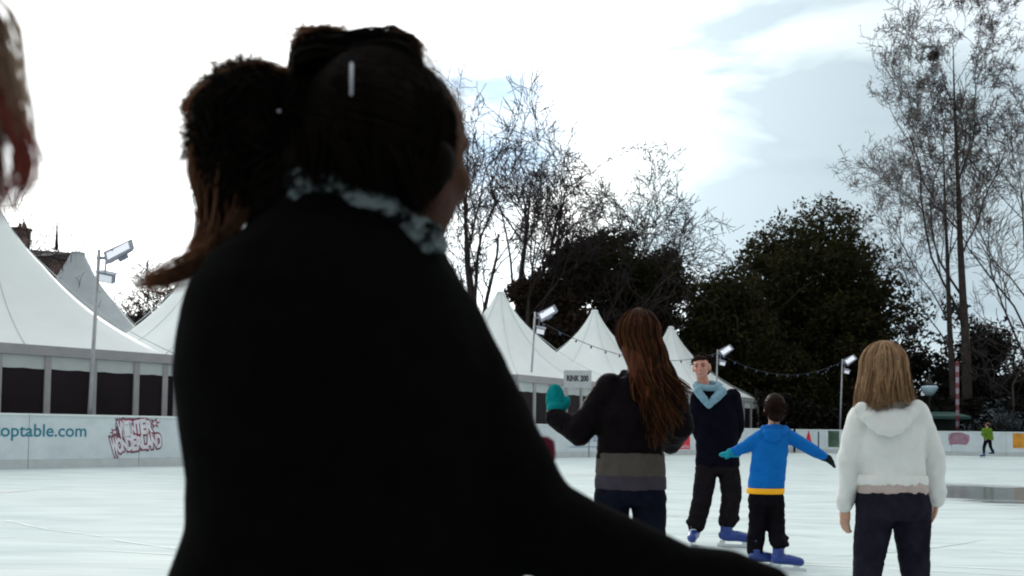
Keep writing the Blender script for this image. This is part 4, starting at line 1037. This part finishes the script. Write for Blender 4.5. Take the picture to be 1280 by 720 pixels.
for k in range(13):
    u = k/12; a = lerp(R(250), R(-70), u) if False else lerp(R(-78), R(258), u)
    c = P(884, 484)+Vector((math.cos(a)*0.098, math.sin(a)*0.075-0.02, 0.012+0.025*math.sin(a)))
    g.ell(c, (0.038, 0.038, 0.030))
g.limb([P(872, 489, -.09), P(880, 499, -.125), P(885, 507, -.13)], [.036, .034, .024]); g.limb([P(903, 489, -.09), P(893, 499, -.125), P(886, 508, -.13)], [.042, .036, .022])
fuse('hood', g, M['bluehood'], f.root, 0.009, 2, wr=0.006, wscale=18)
g = MB(); g.loft([(P(897, 590), .155, .12), (P(897, 575), .165, .12), (P(897, 560), .15, .1)])
for a, b, c in ((hipL, knL, ftL), (hipR, knR, ftR)):
    g.limb([a, a.lerp(b, .5), b, b.lerp(c, .5), b.lerp(c, .82), c+Vector((0, 0, .05))], [0.098, 0.092, 0.086, 0.080, 0.074, 0.052])
g.ell(b.lerp(c, .72)+Vector((.03, 0, 0)), (.07, .07, .04))
kk = knL.lerp(ftL, .75); g.ell(kk+Vector((-.04, 0, 0)), (.055, .06, .035))
fuse('trousers', g, M['trouser'], f.root, 0.012, 2, wr=0.012, wscale=8, wst=(1, 1, 1.8), seed=25)
for c, tv in ((ftL, Vector((-.06, -.18, 0))), (ftR, Vector((.18, -.07, 0)))):
    c = Vector((c.x, c.y, 0.10)); skate(f.root, c, c+tv+Vector((0, 0, -0.035)), 1.12)
# face details and hair
for sx in (-1, 1):
    g = MB(); g.ell(hd+hrot @ Vector((sx*0.031, 0.076, 0.008)), (.012, .008, .006), hrot); part('eye', g, M['eye'], f.root)
    g = MB(); g.limb([hd+hrot @ Vector((sx*0.016, 0.088, 0.026)), hd+hrot @ Vector((sx*0.046, 0.078, 0.029))], [.0030, .002]); part('eyebrow', g, M['h_dark'], f.root)
g = MB(); g.limb([hd+hrot @ Vector((-.026, 0.080, -.052)), hd+hrot @ Vector((0, 0.089, -.060)), hd+hrot @ Vector((.026, 0.080, -.052))], [.003, .0045, .003]); part('mouth', g, M['lip'], f.root)
g = MB(); g.limb([hd+hrot @ Vector((-.016, 0.0845, -.0535)), hd+hrot @ Vector((.016, 0.0845, -.0535))], [.0030, .0030]); part('teeth', g, M['teeth'], f.root)
g = MB(); g.ell(hd+hrot @ Vector((0, -0.030, 0.036)), (.081, .092, .090), hrot); g.ell(hd+hrot @ Vector((0.005, 0.042, 0.074)), (.060, .036, .028), hrot); g.ell(hd+hrot @ Vector((0, -.05, -.03)), (.066, .05, .05), hrot)
hr = fuse('hair', g, M['h_dark'], f.root, 0.008, 1, wr=0.006, wscale=40)
rnd = random.Random(3)
def sg(i, rnd):
    v = Vector((rnd.gauss(0, 1), rnd.gauss(0, 1), abs(rnd.gauss(0, 1)))).normalized()
    if v.y > 0.3 and v.z < 0.85: return None
    b = hd+hrot @ Vector((v.x*.078, v.y*.092-.018, v.z*.090+.03)); d = hrot @ (v+Vector((rnd.gauss(0, .5), 0.5+rnd.gauss(0, .3), .0)))*0.014
    return [b, b+d*0.6, b+d+Vector((0, 0, -.004))]
strands('hair_tuft', f.root, M['h_dark'], sg, 900, rnd, 0.0030)

# ---------------------------------------- small boy in blue
f = Fig(957, 6.5, 'small boy in bright blue top with arms out, seen from behind', 'child')
P = f.P
g = MB(); hd = P(968, 511); head_geo(g, hd, 0.93, R(-10))
neck = P(967, 531); sh = P(966, 541); chest = P(964, 560); waist = P(961, 590); pel = P(958, 616)
shL, shR = P(950, 545), P(984, 543); elL, elR = P(933, 558, .02), P(1008, 558, .02); wrL, wrR = P(918, 566, .06), P(1030, 571, .04)
hipL, hipR = P(948, 624), P(968, 624); knL, knR = P(946, 658, .04), P(970, 656, .03); ftL = P(945, 693, -.02); ftR = P(973, 692, -.10)
g.loft(torso_rings(pel, waist, chest, sh, neck, (0.108, 0.095, 0.108, 0.10, 0.04)))
g.limb([neck-Vector((0, 0, .03)), hd-Vector((0, 0, .05))], [.040, .038])
for a, b, c in ((shL, elL, wrL), (shR, elR, wrR)): g.limb([a, b, c], [0.032, 0.026, 0.020])
hand_geo(g, wrL, Vector((-1, .3, -.2)), Vector((0, 0, -1)), 0.62, 0.4, -1); hand_geo(g, wrR, Vector((.9, .2, -.5)), Vector((-.3, 0, -1)), 0.62, 0.5, 1)
for a, b, c, tv in ((hipL, knL, ftL, Vector((.03, .02, -.03))), (hipR, knR, ftR, Vector((.03, 0, -.03)))): g.limb([a, b, c], [0.055, 0.04, 0.026]); g.limb([c, c+tv], [.026, .022])
fuse('body', g, M['skin'], f.root, 0.008, 2)
g = MB(); g.loft(torso_rings(P(957, 611), P(959, 592), P(963, 562), P(966, 542), P(967, 531), (0.132, 0.130, 0.130, 0.112, 0.055), 0.68))
g.limb([shL+Vector((.01, 0, -.005)), elL, wrL+Vector((-.01, 0, 0))], [0.052, 0.046, 0.036]); g.limb([shR+Vector((-.01, 0, -.005)), elR, wrR], [0.052, 0.046, 0.034])
fuse('blue_top', g, M['blue'], f.root, 0.009, 3, wr=0.008, wscale=10, wst=(1, 1, 1.4), seed=33)
g = MB()
for k in range(11):
    u = k/10; a = lerp(R(190), R(350), u); c = P(967, 534)+Vector((math.cos(a)*.075, math.sin(a)*.055-.015, -.012-.03*math.sin(math.pi*u))); g.ell(c, (.032, .03, .026))
g.ell(P(966, 547, -.085), (.062, .028, .038)); g.ell(P(966, 541, -.075), (.075, .03, .03))
fuse('hood', g, M['blue'], f.root, 0.008, 3, wr=0.004, wscale=14)
g = MB(); g.loft([(P(956.5, 617), .134, .094), (P(956.5, 616), .138, .098), (P(957, 611), .138, .098), (P(957, 610), .134, .094)]); part('hem', g, M['orange'], f.root)
g = MB(); g.loft([(P(958, 632), .105, .08), (P(958, 620), .122, .088), (P(957, 606), .115, .08)])
for a, b, c in ((hipL, knL, ftL), (hipR, knR, ftR)): g.limb([a, a.lerp(b, .5), b, b.lerp(c, .5), c+Vector((0, 0, .07))], [0.070, 0.066, 0.064, 0.060, 0.050])
g.ell(P(973, 672, 0), (.075, .07, .035)); g.ell(P(974, 680, 0), (.070, .065, .028)); g.limb([P(943, 672, 0), P(944, 690, 0)], [.052, .056])
fuse('trousers', g, M['blacktr'], f.root, 0.010, 2, wr=0.010, wscale=10, wst=(1, 1, 1.8), seed=35)
for c, tv in ((ftL, Vector((.16, .02, 0))), (ftR, Vector((.13, -.06, 0)))):
    c = Vector((c.x, c.y, 0.10)); skate(f.root, c, c+tv+Vector((0, 0, -0.035)), 0.88)
g = MB(); hand_geo(g, wrL, Vector((-1, .3, -.1)), Vector((0, .3, -1)), 0.74, 0.4, -1, mitten=True); g.limb([wrL+Vector((.02, 0, 0)), wrL-Vector((.03, 0, 0))], [.035, .034]); o = fuse('mitten', g, M['tealmit'], f.root, 0.006, 2); o['label'] = 'teal mitten'
g = MB(); hand_geo(g, wrR, Vector((.9, .2, -.55)), Vector((-.5, 0, -1)), 0.78, 0.5, 1); g.limb([wrR-Vector((.01, 0, 0)), wrR+Vector((.03, 0, -.012)), wrR+Vector((.055, 0, -.04))], [.030, .030, .022]); o = fuse('glove', g, M['glove'], f.root, 0.006, 2)
g = MB(); g.ell(hd+Vector((0, -.010, 0.020)), (.077, .094, .096)); g.ell(hd+Vector((0, -.045, -.045)), (.062, .05, .05)); fuse('hair', g, M['h_dark'], f.root, 0.008, 1, wr=0.006, wscale=35)
rnd = random.Random(31)
def sg2(i, rnd):
    v = Vector((rnd.gauss(0, 1), rnd.gauss(0, 1)-0.3, rnd.gauss(0, 1)+0.3)).normalized()
    if v.y > 0.4: return None
    b = hd+Vector((v.x*.076, v.y*.088-.014, v.z*.084+.008)); d = (v*0.6+Vector((rnd.gauss(0, .4), 0, -0.6+rnd.gauss(0, .3))))*0.024
    return [b, b+d*0.6+v*0.004, b+d]
strands('hair_tuft', f.root, M['h_dark'], sg2, 600, rnd, 0.0024)

# ---------------------------------------- far skater in lime
f = Fig(1234, 40.5, 'tiny far skater in lime jacket gliding along the end barrier', 'person')
P = f.P
g = MB(); hd = Vector((0.02, 0, 1.50)); head_geo(g, hd, 0.95, R(60))
pel = Vector((0.03, 0, .84)); neck = Vector((0.0, 0, 1.36))
g.loft(torso_rings(pel, Vector((.02, 0, .98)), Vector((0, 0, 1.16)), Vector((0, 0, 1.30)), neck, (.14, .13, .15, .14, .05))); g.limb([neck, hd], [.05, .05])
J = [(Vector((-.03, 0, .84)), Vector((-.12, .05, .46)), Vector((-.15, 0, .12))), (Vector((.10, 0, .84)), Vector((.16, .0, .50)), Vector((.34, .12, .24)))]
A = [(Vector((-.16, 0, 1.30)), Vector((-.24, -.05, 1.06)), Vector((-.12, -.15, .90))), (Vector((.16, 0, 1.30)), Vector((.24, .05, 1.05)), Vector((.20, -.1, .86)))]
for a in J: g.limb(a, [.08, .055, .04]); g.limb([a[2], a[2]+Vector((-.13, -.03, -.03))], [.04, .03])
for a in A: g.limb(a, [.045, .036, .028]); hand_geo(g, a[2], Vector((-.2, -.2, -1)), Vector((-1, 0, 0)), .9, .5)
fuse('body', g, M['skin'], f.root, .014, 1)
g = MB(); g.loft(torso_rings(Vector((.04, 0, .82)), Vector((.02, 0, .98)), Vector((0, 0, 1.16)), Vector((0, 0, 1.30)), neck, (.19, .18, .19, .17, .07)))
for a in A: g.limb(a, [.07, .06, .045])
fuse('jacket', g, M['green'], f.root, .016, 2, wr=.012, wscale=7)
g = MB(); g.loft([((0.03, 0, .74), .13, .11), ((.03, 0, .86), .155, .12)])
for a in J: g.limb(a, [.095, .07, .052])
fuse('trousers', g, M['denim'], f.root, .016, 2)
for a in J: c = a[2].copy(); c.z = a[2].z-0.02; skate(f.root, c, c+Vector((-.2, -.03, -.035)), 1.05)
g = MB(); g.ell(hd+Vector((.012, 0, .012)), (.085, .085, .095)); part('hair', g, M['h_dark'], f.root)

# ---------------------------------------- the dark haired woman close to the camera
D = 1.05
b = ground(440, D); O = Vector((b.x, b.y, 0))
root = empty('person', O, 'woman in black coat filling the middle, dark hair tied in a messy bunch', 'person', None)
W = lambda px, py, d=D: at(px, py, d)-O
g = MB(); hd = W(500, 192, 1.07)
wrot = head_geo(g, hd, 1.02, R(-42), R(-4))
neck = W(440, 290); 
rows = [(262, 345, 500), (285, 318, 528), (305, 290, 549), (330, 264, 566), (365, 241, 586), (391, 233, 598), (430, 226, 612), (473, 223, 628), (530, 229, 636), (600, 240, 640), (660, 238, 642), (720, 216, 650), (850, 180, 690), (1000, 150, 720), (1150, 140, 735)]
def rings(rows, shrink, dep):
    out_ = []
    for py, a, b_ in reversed(rows):
        c = W((a+b_)/2, py); hw = (b_-a)/2/F*D-shrink
        c.z = W(440, py).z; out_.append((c, max(0.03, hw), max(0.03, min(dep, hw*0.85))))
    return out_
g.loft(rings(rows[1:13], 0.035, 0.10))
g.limb([W(440, 330), W(470, 225)], [0.06, 0.055])
shR = W(545, 402); elR = W(664, 655, 1.02); wrR = W(850, 731, 0.98)
shL = W(285, 400); elL = W(330, 620, 1.2); wrL = W(600, 625, 1.28); mtL = W(676, 572, 1.30)
g.limb([shR, elR, wrR], [.045, .036, .028]); g.limb([shL, elL, wrL], [.045, .036, .028])
hand_geo(g, wrR, Vector((1, 0.1, -0.05)), Vector((0, .2, -1)), 1.0, .35, 1); g.limb([wrL, wrL.lerp(mtL, .6)], [.026, .014])
for sx in (-.09, .09): 
    g.limb([Vector((sx, 0, .72)), Vector((sx*1.1, .02, .42)), Vector((sx*1.2, 0, .08))], [.08, .055, .04]); g.limb([Vector((sx*1.2, 0, .06)), Vector((sx*1.2, .14, .04))], [.042, .034])
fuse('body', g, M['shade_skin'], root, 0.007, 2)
g = MB(); g.loft(rings(rows, 0, 0.135), 40)
g.limb([shR+Vector((0, 0, .0)), shR.lerp(elR, .5), elR, elR.lerp(wrR, .6), wrR], [.054, .056, .058, .051, .044])
g.limb([shL, elL, wrL], [.055, .05, .030])
g.limb([W(345, 285), W(400, 262, 1.0), W(470, 275, 1.0), W(530, 308)], [.035, .035, .032, .026])
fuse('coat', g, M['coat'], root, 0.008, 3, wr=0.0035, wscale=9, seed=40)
g = MB()
for sx in (-.09, .09): g.limb([Vector((sx, 0, .70)), Vector((sx*1.1, .02, .42)), Vector((sx*1.2, 0, .12))], [.09, .068, .055])
fuse('trousers', g, M['denim'], root, 0.012, 2)
for sx in (-.108, .108): c = Vector((sx, 0, .10)); skate(root, c, c+Vector((0, .2, -.035)), 1.0)
g = MB(); hand_geo(g, wrR+Vector((.01, 0, .0)), Vector((1, 0.1, -0.06)), Vector((0, .2, -1)), 1.2, .3, 1); g.limb([wrR, wrR+Vector((.050, 0, -.002)), wrR+Vector((.095, 0, -.010))], [.045, .043, .034])
fuse('glove', g, M['coat'], root, 0.0065, 3)
g = MB(); g.limb([wrL, mtL-(mtL-wrL)*.45, mtL+Vector((.002, 0, .004)), mtL+Vector((.006, 0, .016))], [.03, .026, .022, .017]); g.limb([mtL-Vector((.02, 0, .03)), mtL+Vector((-.022, 0, -.002))], [.011, .010])
fuse('mitten', g, M['redmit'], root, 0.006, 3)
# scarf
g = MB(); rnd = random.Random(2)
sp = [(368, 240), (400, 228), (430, 232), (465, 252), (500, 278), (528, 298), (545, 303)]
for i in range(len(sp)-1):
    for k in range(4):
        u = k/4; px = lerp(sp[i][0], sp[i+1][0], u); py = lerp(sp[i][1], sp[i+1][1], u)
        g.ell(W(px+rnd.uniform(-4, 4), py+rnd.uniform(-4, 6), 0.975+0.0002*abs(px-430)), (rnd.uniform(.013, .020), .018, rnd.uniform(.010, .017)), seg=10, rings=7)
for i in range(60):
    u = rnd.random()*(len(sp)-1.01); i0 = int(u); fr = u-i0; px = lerp(sp[i0][0], sp[i0+1][0], fr); py = lerp(sp[i0][1], sp[i0+1][1], fr)-rnd.uniform(-8, 16)
    q = Matrix.Rotation(rnd.uniform(.2, 1.1), 3, 'Y'); g.ell(W(px, py, 0.985), (rnd.uniform(.012, .022), .012, rnd.uniform(.005, .008)), q, 10, 7)
fuse('scarf', g, M['scarf'], root, 0.0038, 1, wr=0.006, wscale=55)
g = MB(); g.limb([W(543, 285, 1.02), W(546, 300, 1.02)], [.007, .006]); 
# hair: skull cap mass
g = MB(); g.ell(W(470, 172, 1.05), (.086, .100, .098)); g.ell(W(520, 155, 1.08), (.055, .07, .066)); g.ell(W(440, 170, 1.04), (.058, .07, .080)); g.ell(W(415, 190, 1.05), (.045, .06, .055)); g.ell(W(430, 208, 1.02), (.075, .06, .040)); g.ell(W(355, 235, 1.03), (.045, .04, .045)); g.ell(W(385, 140, 1.05), (.03, .04, .06))
g.ell(W(541, 172, 1.08), (.037, .055, .055)); g.ell(W(545, 196, 1.045), (.026, .030, .030)); g.ell(W(505, 205, 1.03), (.030, .035, .040)); g.ell(W(550, 203, 1.005), (.017, .022, .026))
hm = fuse('hair', g, M['h_black'], root, 0.006, 3, wr=0.003, wscale=30)
# combed strands over the cap
rnd = random.Random(61); anchor = W(375, 150, 1.05); cc_ = W(474, 174, 1.05)
def comb(i, rnd):
    th = rnd.uniform(-1.0, 2.2); ph = rnd.uniform(-1.2, 1.2)
    v = Vector((math.cos(ph)*math.cos(th), -abs(math.sin(ph))*0.9, math.cos(ph)*math.sin(th))).normalized()
    start = cc_+Vector((v.x*.092, v.y*.103, v.z*.102))
    pts = []
    for k in range(9):
        u = k/8; q = start.lerp(anchor, u)-cc_
        L = math.sqrt((q.x/.094)**2+(q.y/.104)**2+(q.z/.104)**2)
        if L < 1.0 and u < 0.8: q = q/L
        pts.append(cc_+q+Vector((0, 0, 0.002*math.sin(u*7+i))))
    return pts
strands('hair_strands', root, M['h_black'], comb, 900, rnd, 0.0016)
# rolled quiff on the crown
def quiff(i, rnd):
    y0 = rnd.gauss(0, .022); z0 = rnd.uniform(-.010, .018); pts = []
    base = [(370, 96), (364, 82), (366, 66), (376, 54), (398, 50), (430, 50), (462, 44), (490, 42), (512, 50), (524, 62), (528, 76)]
    jt = rnd.gauss(0, 4)
    for k, (px, py) in enumerate(base):
        pts.append(W(px+rnd.gauss(0, 2.0), py+jt+rnd.gauss(0, 2)+14, 1.045+y0)+Vector((0, 0, z0*0.8)))
    return pts[rnd.randint(0, 3):11-rnd.randint(0, 3)]
strands('hair_roll', root, M['h_black'], quiff, 420, rnd, 0.0020)
g = MB(); g.limb([W(380, 96), W(392, 79), W(430, 71), W(480, 66), (W(510, 74))], [.012, .016, .019, .022, .013]); g.limb([W(386, 105), W(405, 130), W(415, 160)], [.014, .026, .04]); fuse('hair_roll', g, M['h_black'], root, 0.006, 2, wr=.005, wscale=50)
# stray light curls over the quiff
def stray(i, rnd):
    px = rnd.uniform(372, 425); py = rnd.uniform(40, 58); pts = [W(px, py)]
    a = rnd.uniform(0, 6.28); k_ = rnd.uniform(-1.0, 1.0)
    for k in range(8): px += 6*math.cos(a); py += 3.2*math.sin(a)-0.9; a += k_*0.8; pts.append(W(px, py))
    return pts
strands('stray_hair', root, M['h_wisp'], stray, 80, rnd, 0.0010)
def fly(i, rnd):
    th = rnd.uniform(-0.3, 2.4); v = Vector((math.cos(th), 0, math.sin(th))); p = cc_+Vector((v.x*.094, rnd.uniform(-.03, .03), v.z*.108)); pts = [p]
    d = Vector((-v.z, 0, v.x))*rnd.choice((-1, 1))+v*0.25
    for k in range(6): p = p+d*0.010; d = d+Vector((rnd.gauss(0, .25), rnd.gauss(0, .2), rnd.gauss(0, .25)-.08)); pts.append(p)
    return pts
strands('stray_hair', root, M['h_wisp'], fly, 120, rnd, 0.0005)
# messy tied bunch on the left
bc = (312, 168)
g = MB(); g.ell(W(325, 165), (.062, .055, .066)); g.ell(W(285, 150), (.040, .045, .050)); g.ell(W(300, 205), (.042, .045, .052)); g.ell(W(355, 200), (.045, .05, .055)); g.ell(W(365, 150), (.03, .04, .04)); g.ell(W(268, 130), (.022, .03, .022))
fuse('hair_bunch', g, M['h_black'], root, 0.006, 2, wr=0.012, wscale=22, seed=4)
def bunch(i, rnd):
    a = rnd.uniform(0, 6.28); r_ = rnd.uniform(0.3, 1.0); px = bc[0]+58*r_*math.cos(a); py = bc[1]-6+70*r_*math.sin(a); dep = D+rnd.uniform(-.06, .05)
    pts = []; h = a+math.pi/2*rnd.choice((-1, 1))+rnd.gauss(0, .4); k_ = rnd.gauss(0, .30)
    for k in range(9):
        pts.append(W(px, py, dep)); px += 9*math.cos(h); py += 9*math.sin(h); h += k_
        if (px-bc[0])**2/66**2+(py-bc[1])**2/84**2 > 1.15: h = math.atan2(bc[1]-py, bc[0]-px)+1.0*(1 if k_ > 0 else -1)
    return pts
strands('hair_bunch', root, M['h_black'], bunch, 1300, rnd, 0.0016)
def bunch2(i, rnd):
    a = rnd.uniform(2.2, 4.9); px = bc[0]+62*math.cos(a)+rnd.gauss(0, 4); py = bc[1]+74*math.sin(a)+rnd.gauss(0, 4); pts = []; h = a+rnd.gauss(0, .7); k_ = rnd.gauss(0, .35)
    st = rnd.uniform(3, 7)
    for k in range(7): pts.append(W(px, py, D+0.01*k_)); px += st*math.cos(h); py += st*math.sin(h); h += k_
    return pts
strands('stray_hair', root, M['h_wisp'], bunch2, 420, rnd, 0.0007)
strands('hair_bunch', root, M['h_black'], bunch2, 420, rnd, 0.0013)
def frizz(i, rnd):
    a = rnd.uniform(3.0, 5.2); px = 318+70*math.cos(a); py = 172+78*math.sin(a); pts = []; h = a+rnd.gauss(0, .5); k_ = rnd.gauss(0, .22); st = rnd.uniform(2.5, 5)
    for k in range(7): pts.append(W(px, py, D+0.02*k_)); px += st*math.cos(h); py += st*math.sin(h); h += k_
    return pts
strands('stray_hair', root, M['h_wisp'], frizz, 240, rnd, 0.0007)
def path_lock(way, spread, n, r, m, seed, name='hair_lock', taper=0.3, cd=D):
    rnd = random.Random(seed)
    def gen(i, rnd):
        ox = rnd.gauss(0, 1); oy = rnd.gauss(0, 1); ph = rnd.uniform(0, 6.28); pts = []; N = len(way)
        end = rnd.uniform(0.72, 1.0)*(N-1)
        M_ = 12
        for k in range(M_):
            u = end*k/(M_-1); i0 = min(int(u), N-2); fr = u-i0; p0 = way[max(i0-1, 0)]; p1 = way[i0]; p2 = way[i0+1]; p3 = way[min(i0+2, N-1)]
            cr_ = lambda a, b, c, d: 0.5*((2*b)+(-a+c)*fr+(2*a-5*b+4*c-d)*fr*fr+(-a+3*b-3*c+d)*fr**3)
            px = cr_(p0[0], p1[0], p2[0], p3[0]); py = cr_(p0[1], p1[1], p2[1], p3[1]); sp_ = lerp(way[i0][2], way[i0+1][2], fr)
            pts.append(W(px+ox*sp_+2*math.sin(u*3+ph), py+oy*sp_*0.45, cd+oy*0.012))
        return pts
    return strands(name, root, m, gen, n, rnd, r)
path_lock([(300, 190, 14), (275, 225, 12), (268, 262, 9), (266, 295, 9), (250, 320, 10), (222, 342, 12), (172, 360, 13)], 1, 380, 0.0011, M['h_wisp'], 71)
path_lock([(305, 190, 14), (280, 225, 12), (270, 262, 8), (267, 295, 6), (262, 318, 5)], 1, 330, 0.0016, M['h_black'], 72)
path_lock([(262, 130, 5), (246, 160, 3), (240, 200, 2), (243, 235, 2), (256, 262, 3), (268, 285, 3)], 1, 60, 0.0011, M['h_wisp'], 73)
path_lock([(330, 200, 14), (322, 235, 12), (335, 262, 10), (352, 285, 9)], 1, 260, 0.0017, M['h_black'], 74)
path_lock([(285, 215, 6), (284, 245, 3), (296, 258, 2), (318, 254, 3), (335, 245, 4)], 1, 40, 0.0010, M['h_black'], 75)
path_lock([(345, 210, 8), (300, 290, 10), (270, 318, 12), (215, 345, 10)], 1, 60, 0.0009, M['h_wisp'], 76)
path_lock([(262, 112, 6), (246, 118, 4), (232, 136, 3), (238, 150, 3)], 1, 50, 0.0011, M['h_wisp'], 77)
path_lock([(362, 92, 5), (335, 82, 4), (300, 86, 4), (270, 100, 5)], 1, 60, 0.0010, M['h_wisp'], 87)
path_lock([(375, 78, 4), (372, 56, 4), (388, 40, 4), (410, 34, 4), (432, 42, 4)], 1, 70, 0.0011, M['h_wisp'], 88)
path_lock([(385, 62, 3), (392, 38, 3), (378, 34, 2), (368, 44, 2)], 1, 24, 0.0011, M['h_wisp'], 89)
path_lock([(470, 52, 3), (500, 40, 3), (524, 56, 3), (532, 74, 3)], 1, 36, 0.0010, M['h_wisp'], 90)
path_lock([(300, 250, 8), (285, 290, 9), (262, 320, 12), (215, 345, 15), (180, 354, 13)], 1, 110, 0.0010, M['h_wisp'], 91)
path_lock([(262, 190, 6), (252, 225, 5), (258, 262, 6), (256, 300, 6), (230, 330, 8)], 1, 90, 0.0010, M['h_wisp'], 92)
# lock of hair before the ear, falling past the cheek
path_lock([(562, 125, 4), (572, 155, 3), (575, 185, 2.5), (570, 222, 2.5), (566, 255, 3)], 1, 60, 0.0010, M['h_black'], 78, cd=1.10)
path_lock([(528, 112, 8), (546, 140, 8), (556, 172, 7), (558, 205, 5)], 1, 300, 0.0012, M['h_black'], 79, cd=1.04)
path_lock([(520, 120, 14), (530, 150, 12), (528, 185, 10), (515, 222, 8)], 1, 200, 0.0012, M['h_black'], 80, cd=1.0)
path_lock([(395, 170, 16), (398, 205, 14), (392, 240, 10)], 1, 200, 0.0013, M['h_black'], 84, cd=0.965)
path_lock([(450, 190, 22), (462, 222, 16), (478, 246, 10)], 1, 160, 0.0011, M['h_black'], 85, cd=0.955)
path_lock([(505, 200, 16), (518, 235, 10), (530, 268, 6)], 1, 120, 0.0010, M['h_black'], 86, cd=0.97)
g = MB(); g.limb([W(439.5, 80, .945), W(439, 118, .945)], [.0019, .0016]); o = part('hair_clip', g, M['clip'], root)
g = MB(); g.ell(W(349, 139, .985), (.0022, .0022, .0016)); part('hair_tie', g, M['clip'], root)

# ---------------------------------------- person leaning in at the photo's edge
D2 = 0.55
hd = at(-215, 110, D2); O = Vector((-1.05, 0.5, 0))
root = empty('person', O, 'auburn haired person at the photo edge, only blurred hair showing', 'person', None)
hd = hd-O
g = MB(); head_geo(g, hd, 1.0, R(-20), 0, R(25))
nk = hd+Vector((-.10, 0, -.13)); ch = nk+Vector((-.14, 0, -.20)); pl = Vector((-.02, 0, .70))
shR, shL = nk+Vector((.03, .02, -.16)), nk+Vector((-.30, -.02, .0))
def tilt_loft(g, pts, rs):
    for i in range(len(pts)-1):
        for k in range(5): u = k/5; c = pts[i].lerp(pts[i+1], u); r_ = lerp(rs[i], rs[i+1], u); g.ell(c, (r_, r_*.7, r_))
tilt_loft(g, [pl, ch.lerp(pl, .5), ch, nk], [.13, .12, .13, .06]); g.limb([nk, hd+Vector((-.02, 0, -.04))], [.05, .045]); g.limb([shL, ch, shR], [.05, .08, .05])
el1, wr1 = shR+Vector((-.02, -.02, -.24)), shR+Vector((-.08, .1, -.42)); el2, wr2 = shL+Vector((-.1, 0, -.24)), shL+Vector((-.08, .1, -.46))
g.limb([shR, el1, wr1], [.04, .034, .025]); g.limb([shL, el2, wr2], [.04, .034, .025]); hand_geo(g, wr1, Vector((0, .2, -1)), Vector((-1, 0, 0)), .9, .5); hand_geo(g, wr2, Vector((0, .2, -1)), Vector((1, 0, 0)), .9, .5)
for sx in (-.09, .09): g.limb([pl+Vector((sx, 0, 0)), Vector((sx, .03, .4)), Vector((sx, 0, .08))], [.08, .055, .04]); g.limb([Vector((sx, 0, .06)), Vector((sx, .14, .04))], [.042, .034])
fuse('body', g, M['skin'], root, .009, 2)
g = MB(); tilt_loft(g, [pl-Vector((0, 0, .05)), ch.lerp(pl, .5), ch, nk-Vector((.02, 0, .04))], [.16, .145, .155, .075]); g.limb([shL, ch, shR], [.06, .09, .06]); g.limb([shR, el1, wr1], [.055, .05, .04]); g.limb([shL, el2, wr2], [.055, .05, .04])
fuse('coat', g, M['navy'], root, .012, 2, wr=.006)
g = MB(); 
for sx in (-.09, .09): g.limb([pl+Vector((sx, 0, 0)), Vector((sx, .03, .4)), Vector((sx, 0, .12))], [.1, .075, .06])
fuse('trousers', g, M['denim'], root, .014, 2)
for sx in (-.09, .09): c = Vector((sx, 0, .10)); skate(root, c, c+Vector((0, .2, -.035)), 1.0)
g = MB(); g.ell(hd+Vector((0, 0, .01)), (.085, .095, .095)); fuse('hair_mass', g, M['h_red'], root, .01, 2)
W2 = lambda px, py, d=D2: at(px, py, d)-O
rnd = random.Random(83)
def lockgen(way, sd):
    def gen(i, rnd):
        ox = rnd.gauss(0, 1); oy = rnd.gauss(0, 1); ph = rnd.uniform(0, 6.28); pts = []; N = len(way); e = rnd.uniform(.75, 1.0)
        for k in range(12):
            u = e*(N-1)*k/11; i0 = min(int(u), N-2); fr = u-i0; fr2 = fr
            px = lerp(way[i0][0], way[i0+1][0], fr2); py = lerp(way[i0][1], way[i0+1][1], fr2); s_ = lerp(way[i0][2], way[i0+1][2], fr2)
            pts.append(W2(px+ox*s_+3*math.sin(u*2+ph), py+oy*4, D2+oy*.012))
        return pts
    return gen
strands('hair', root, M['h_red'], lockgen([(-110, -30, 40), (-50, 20, 34), (-25, 70, 28), (-8, 115, 22), (0, 150, 18), (8, 185, 18)], 1), 230, rnd, .0008)
strands('hair', root, M['h_brun'], lockgen([(-110, -30, 34), (-50, 20, 26), (-30, 70, 20), (-16, 115, 18), (-8, 150, 16), (2, 185, 14)], 1), 90, rnd, .0008)
strands('hair_lock', root, M['h_red2'], lockgen([(-20, 90, 14), (5, 130, 12), (20, 165, 9), (30, 195, 9), (28, 222, 9), (16, 245, 10), (0, 275, 11)], 2), 70, rnd, .0008)
strands('hair_lock', root, M['h_red2'], lockgen([(-60, 100, 20), (-30, 150, 12), (-14, 190, 9), (-8, 240, 8), (-20, 280, 8)], 3), 110, rnd, .0008)
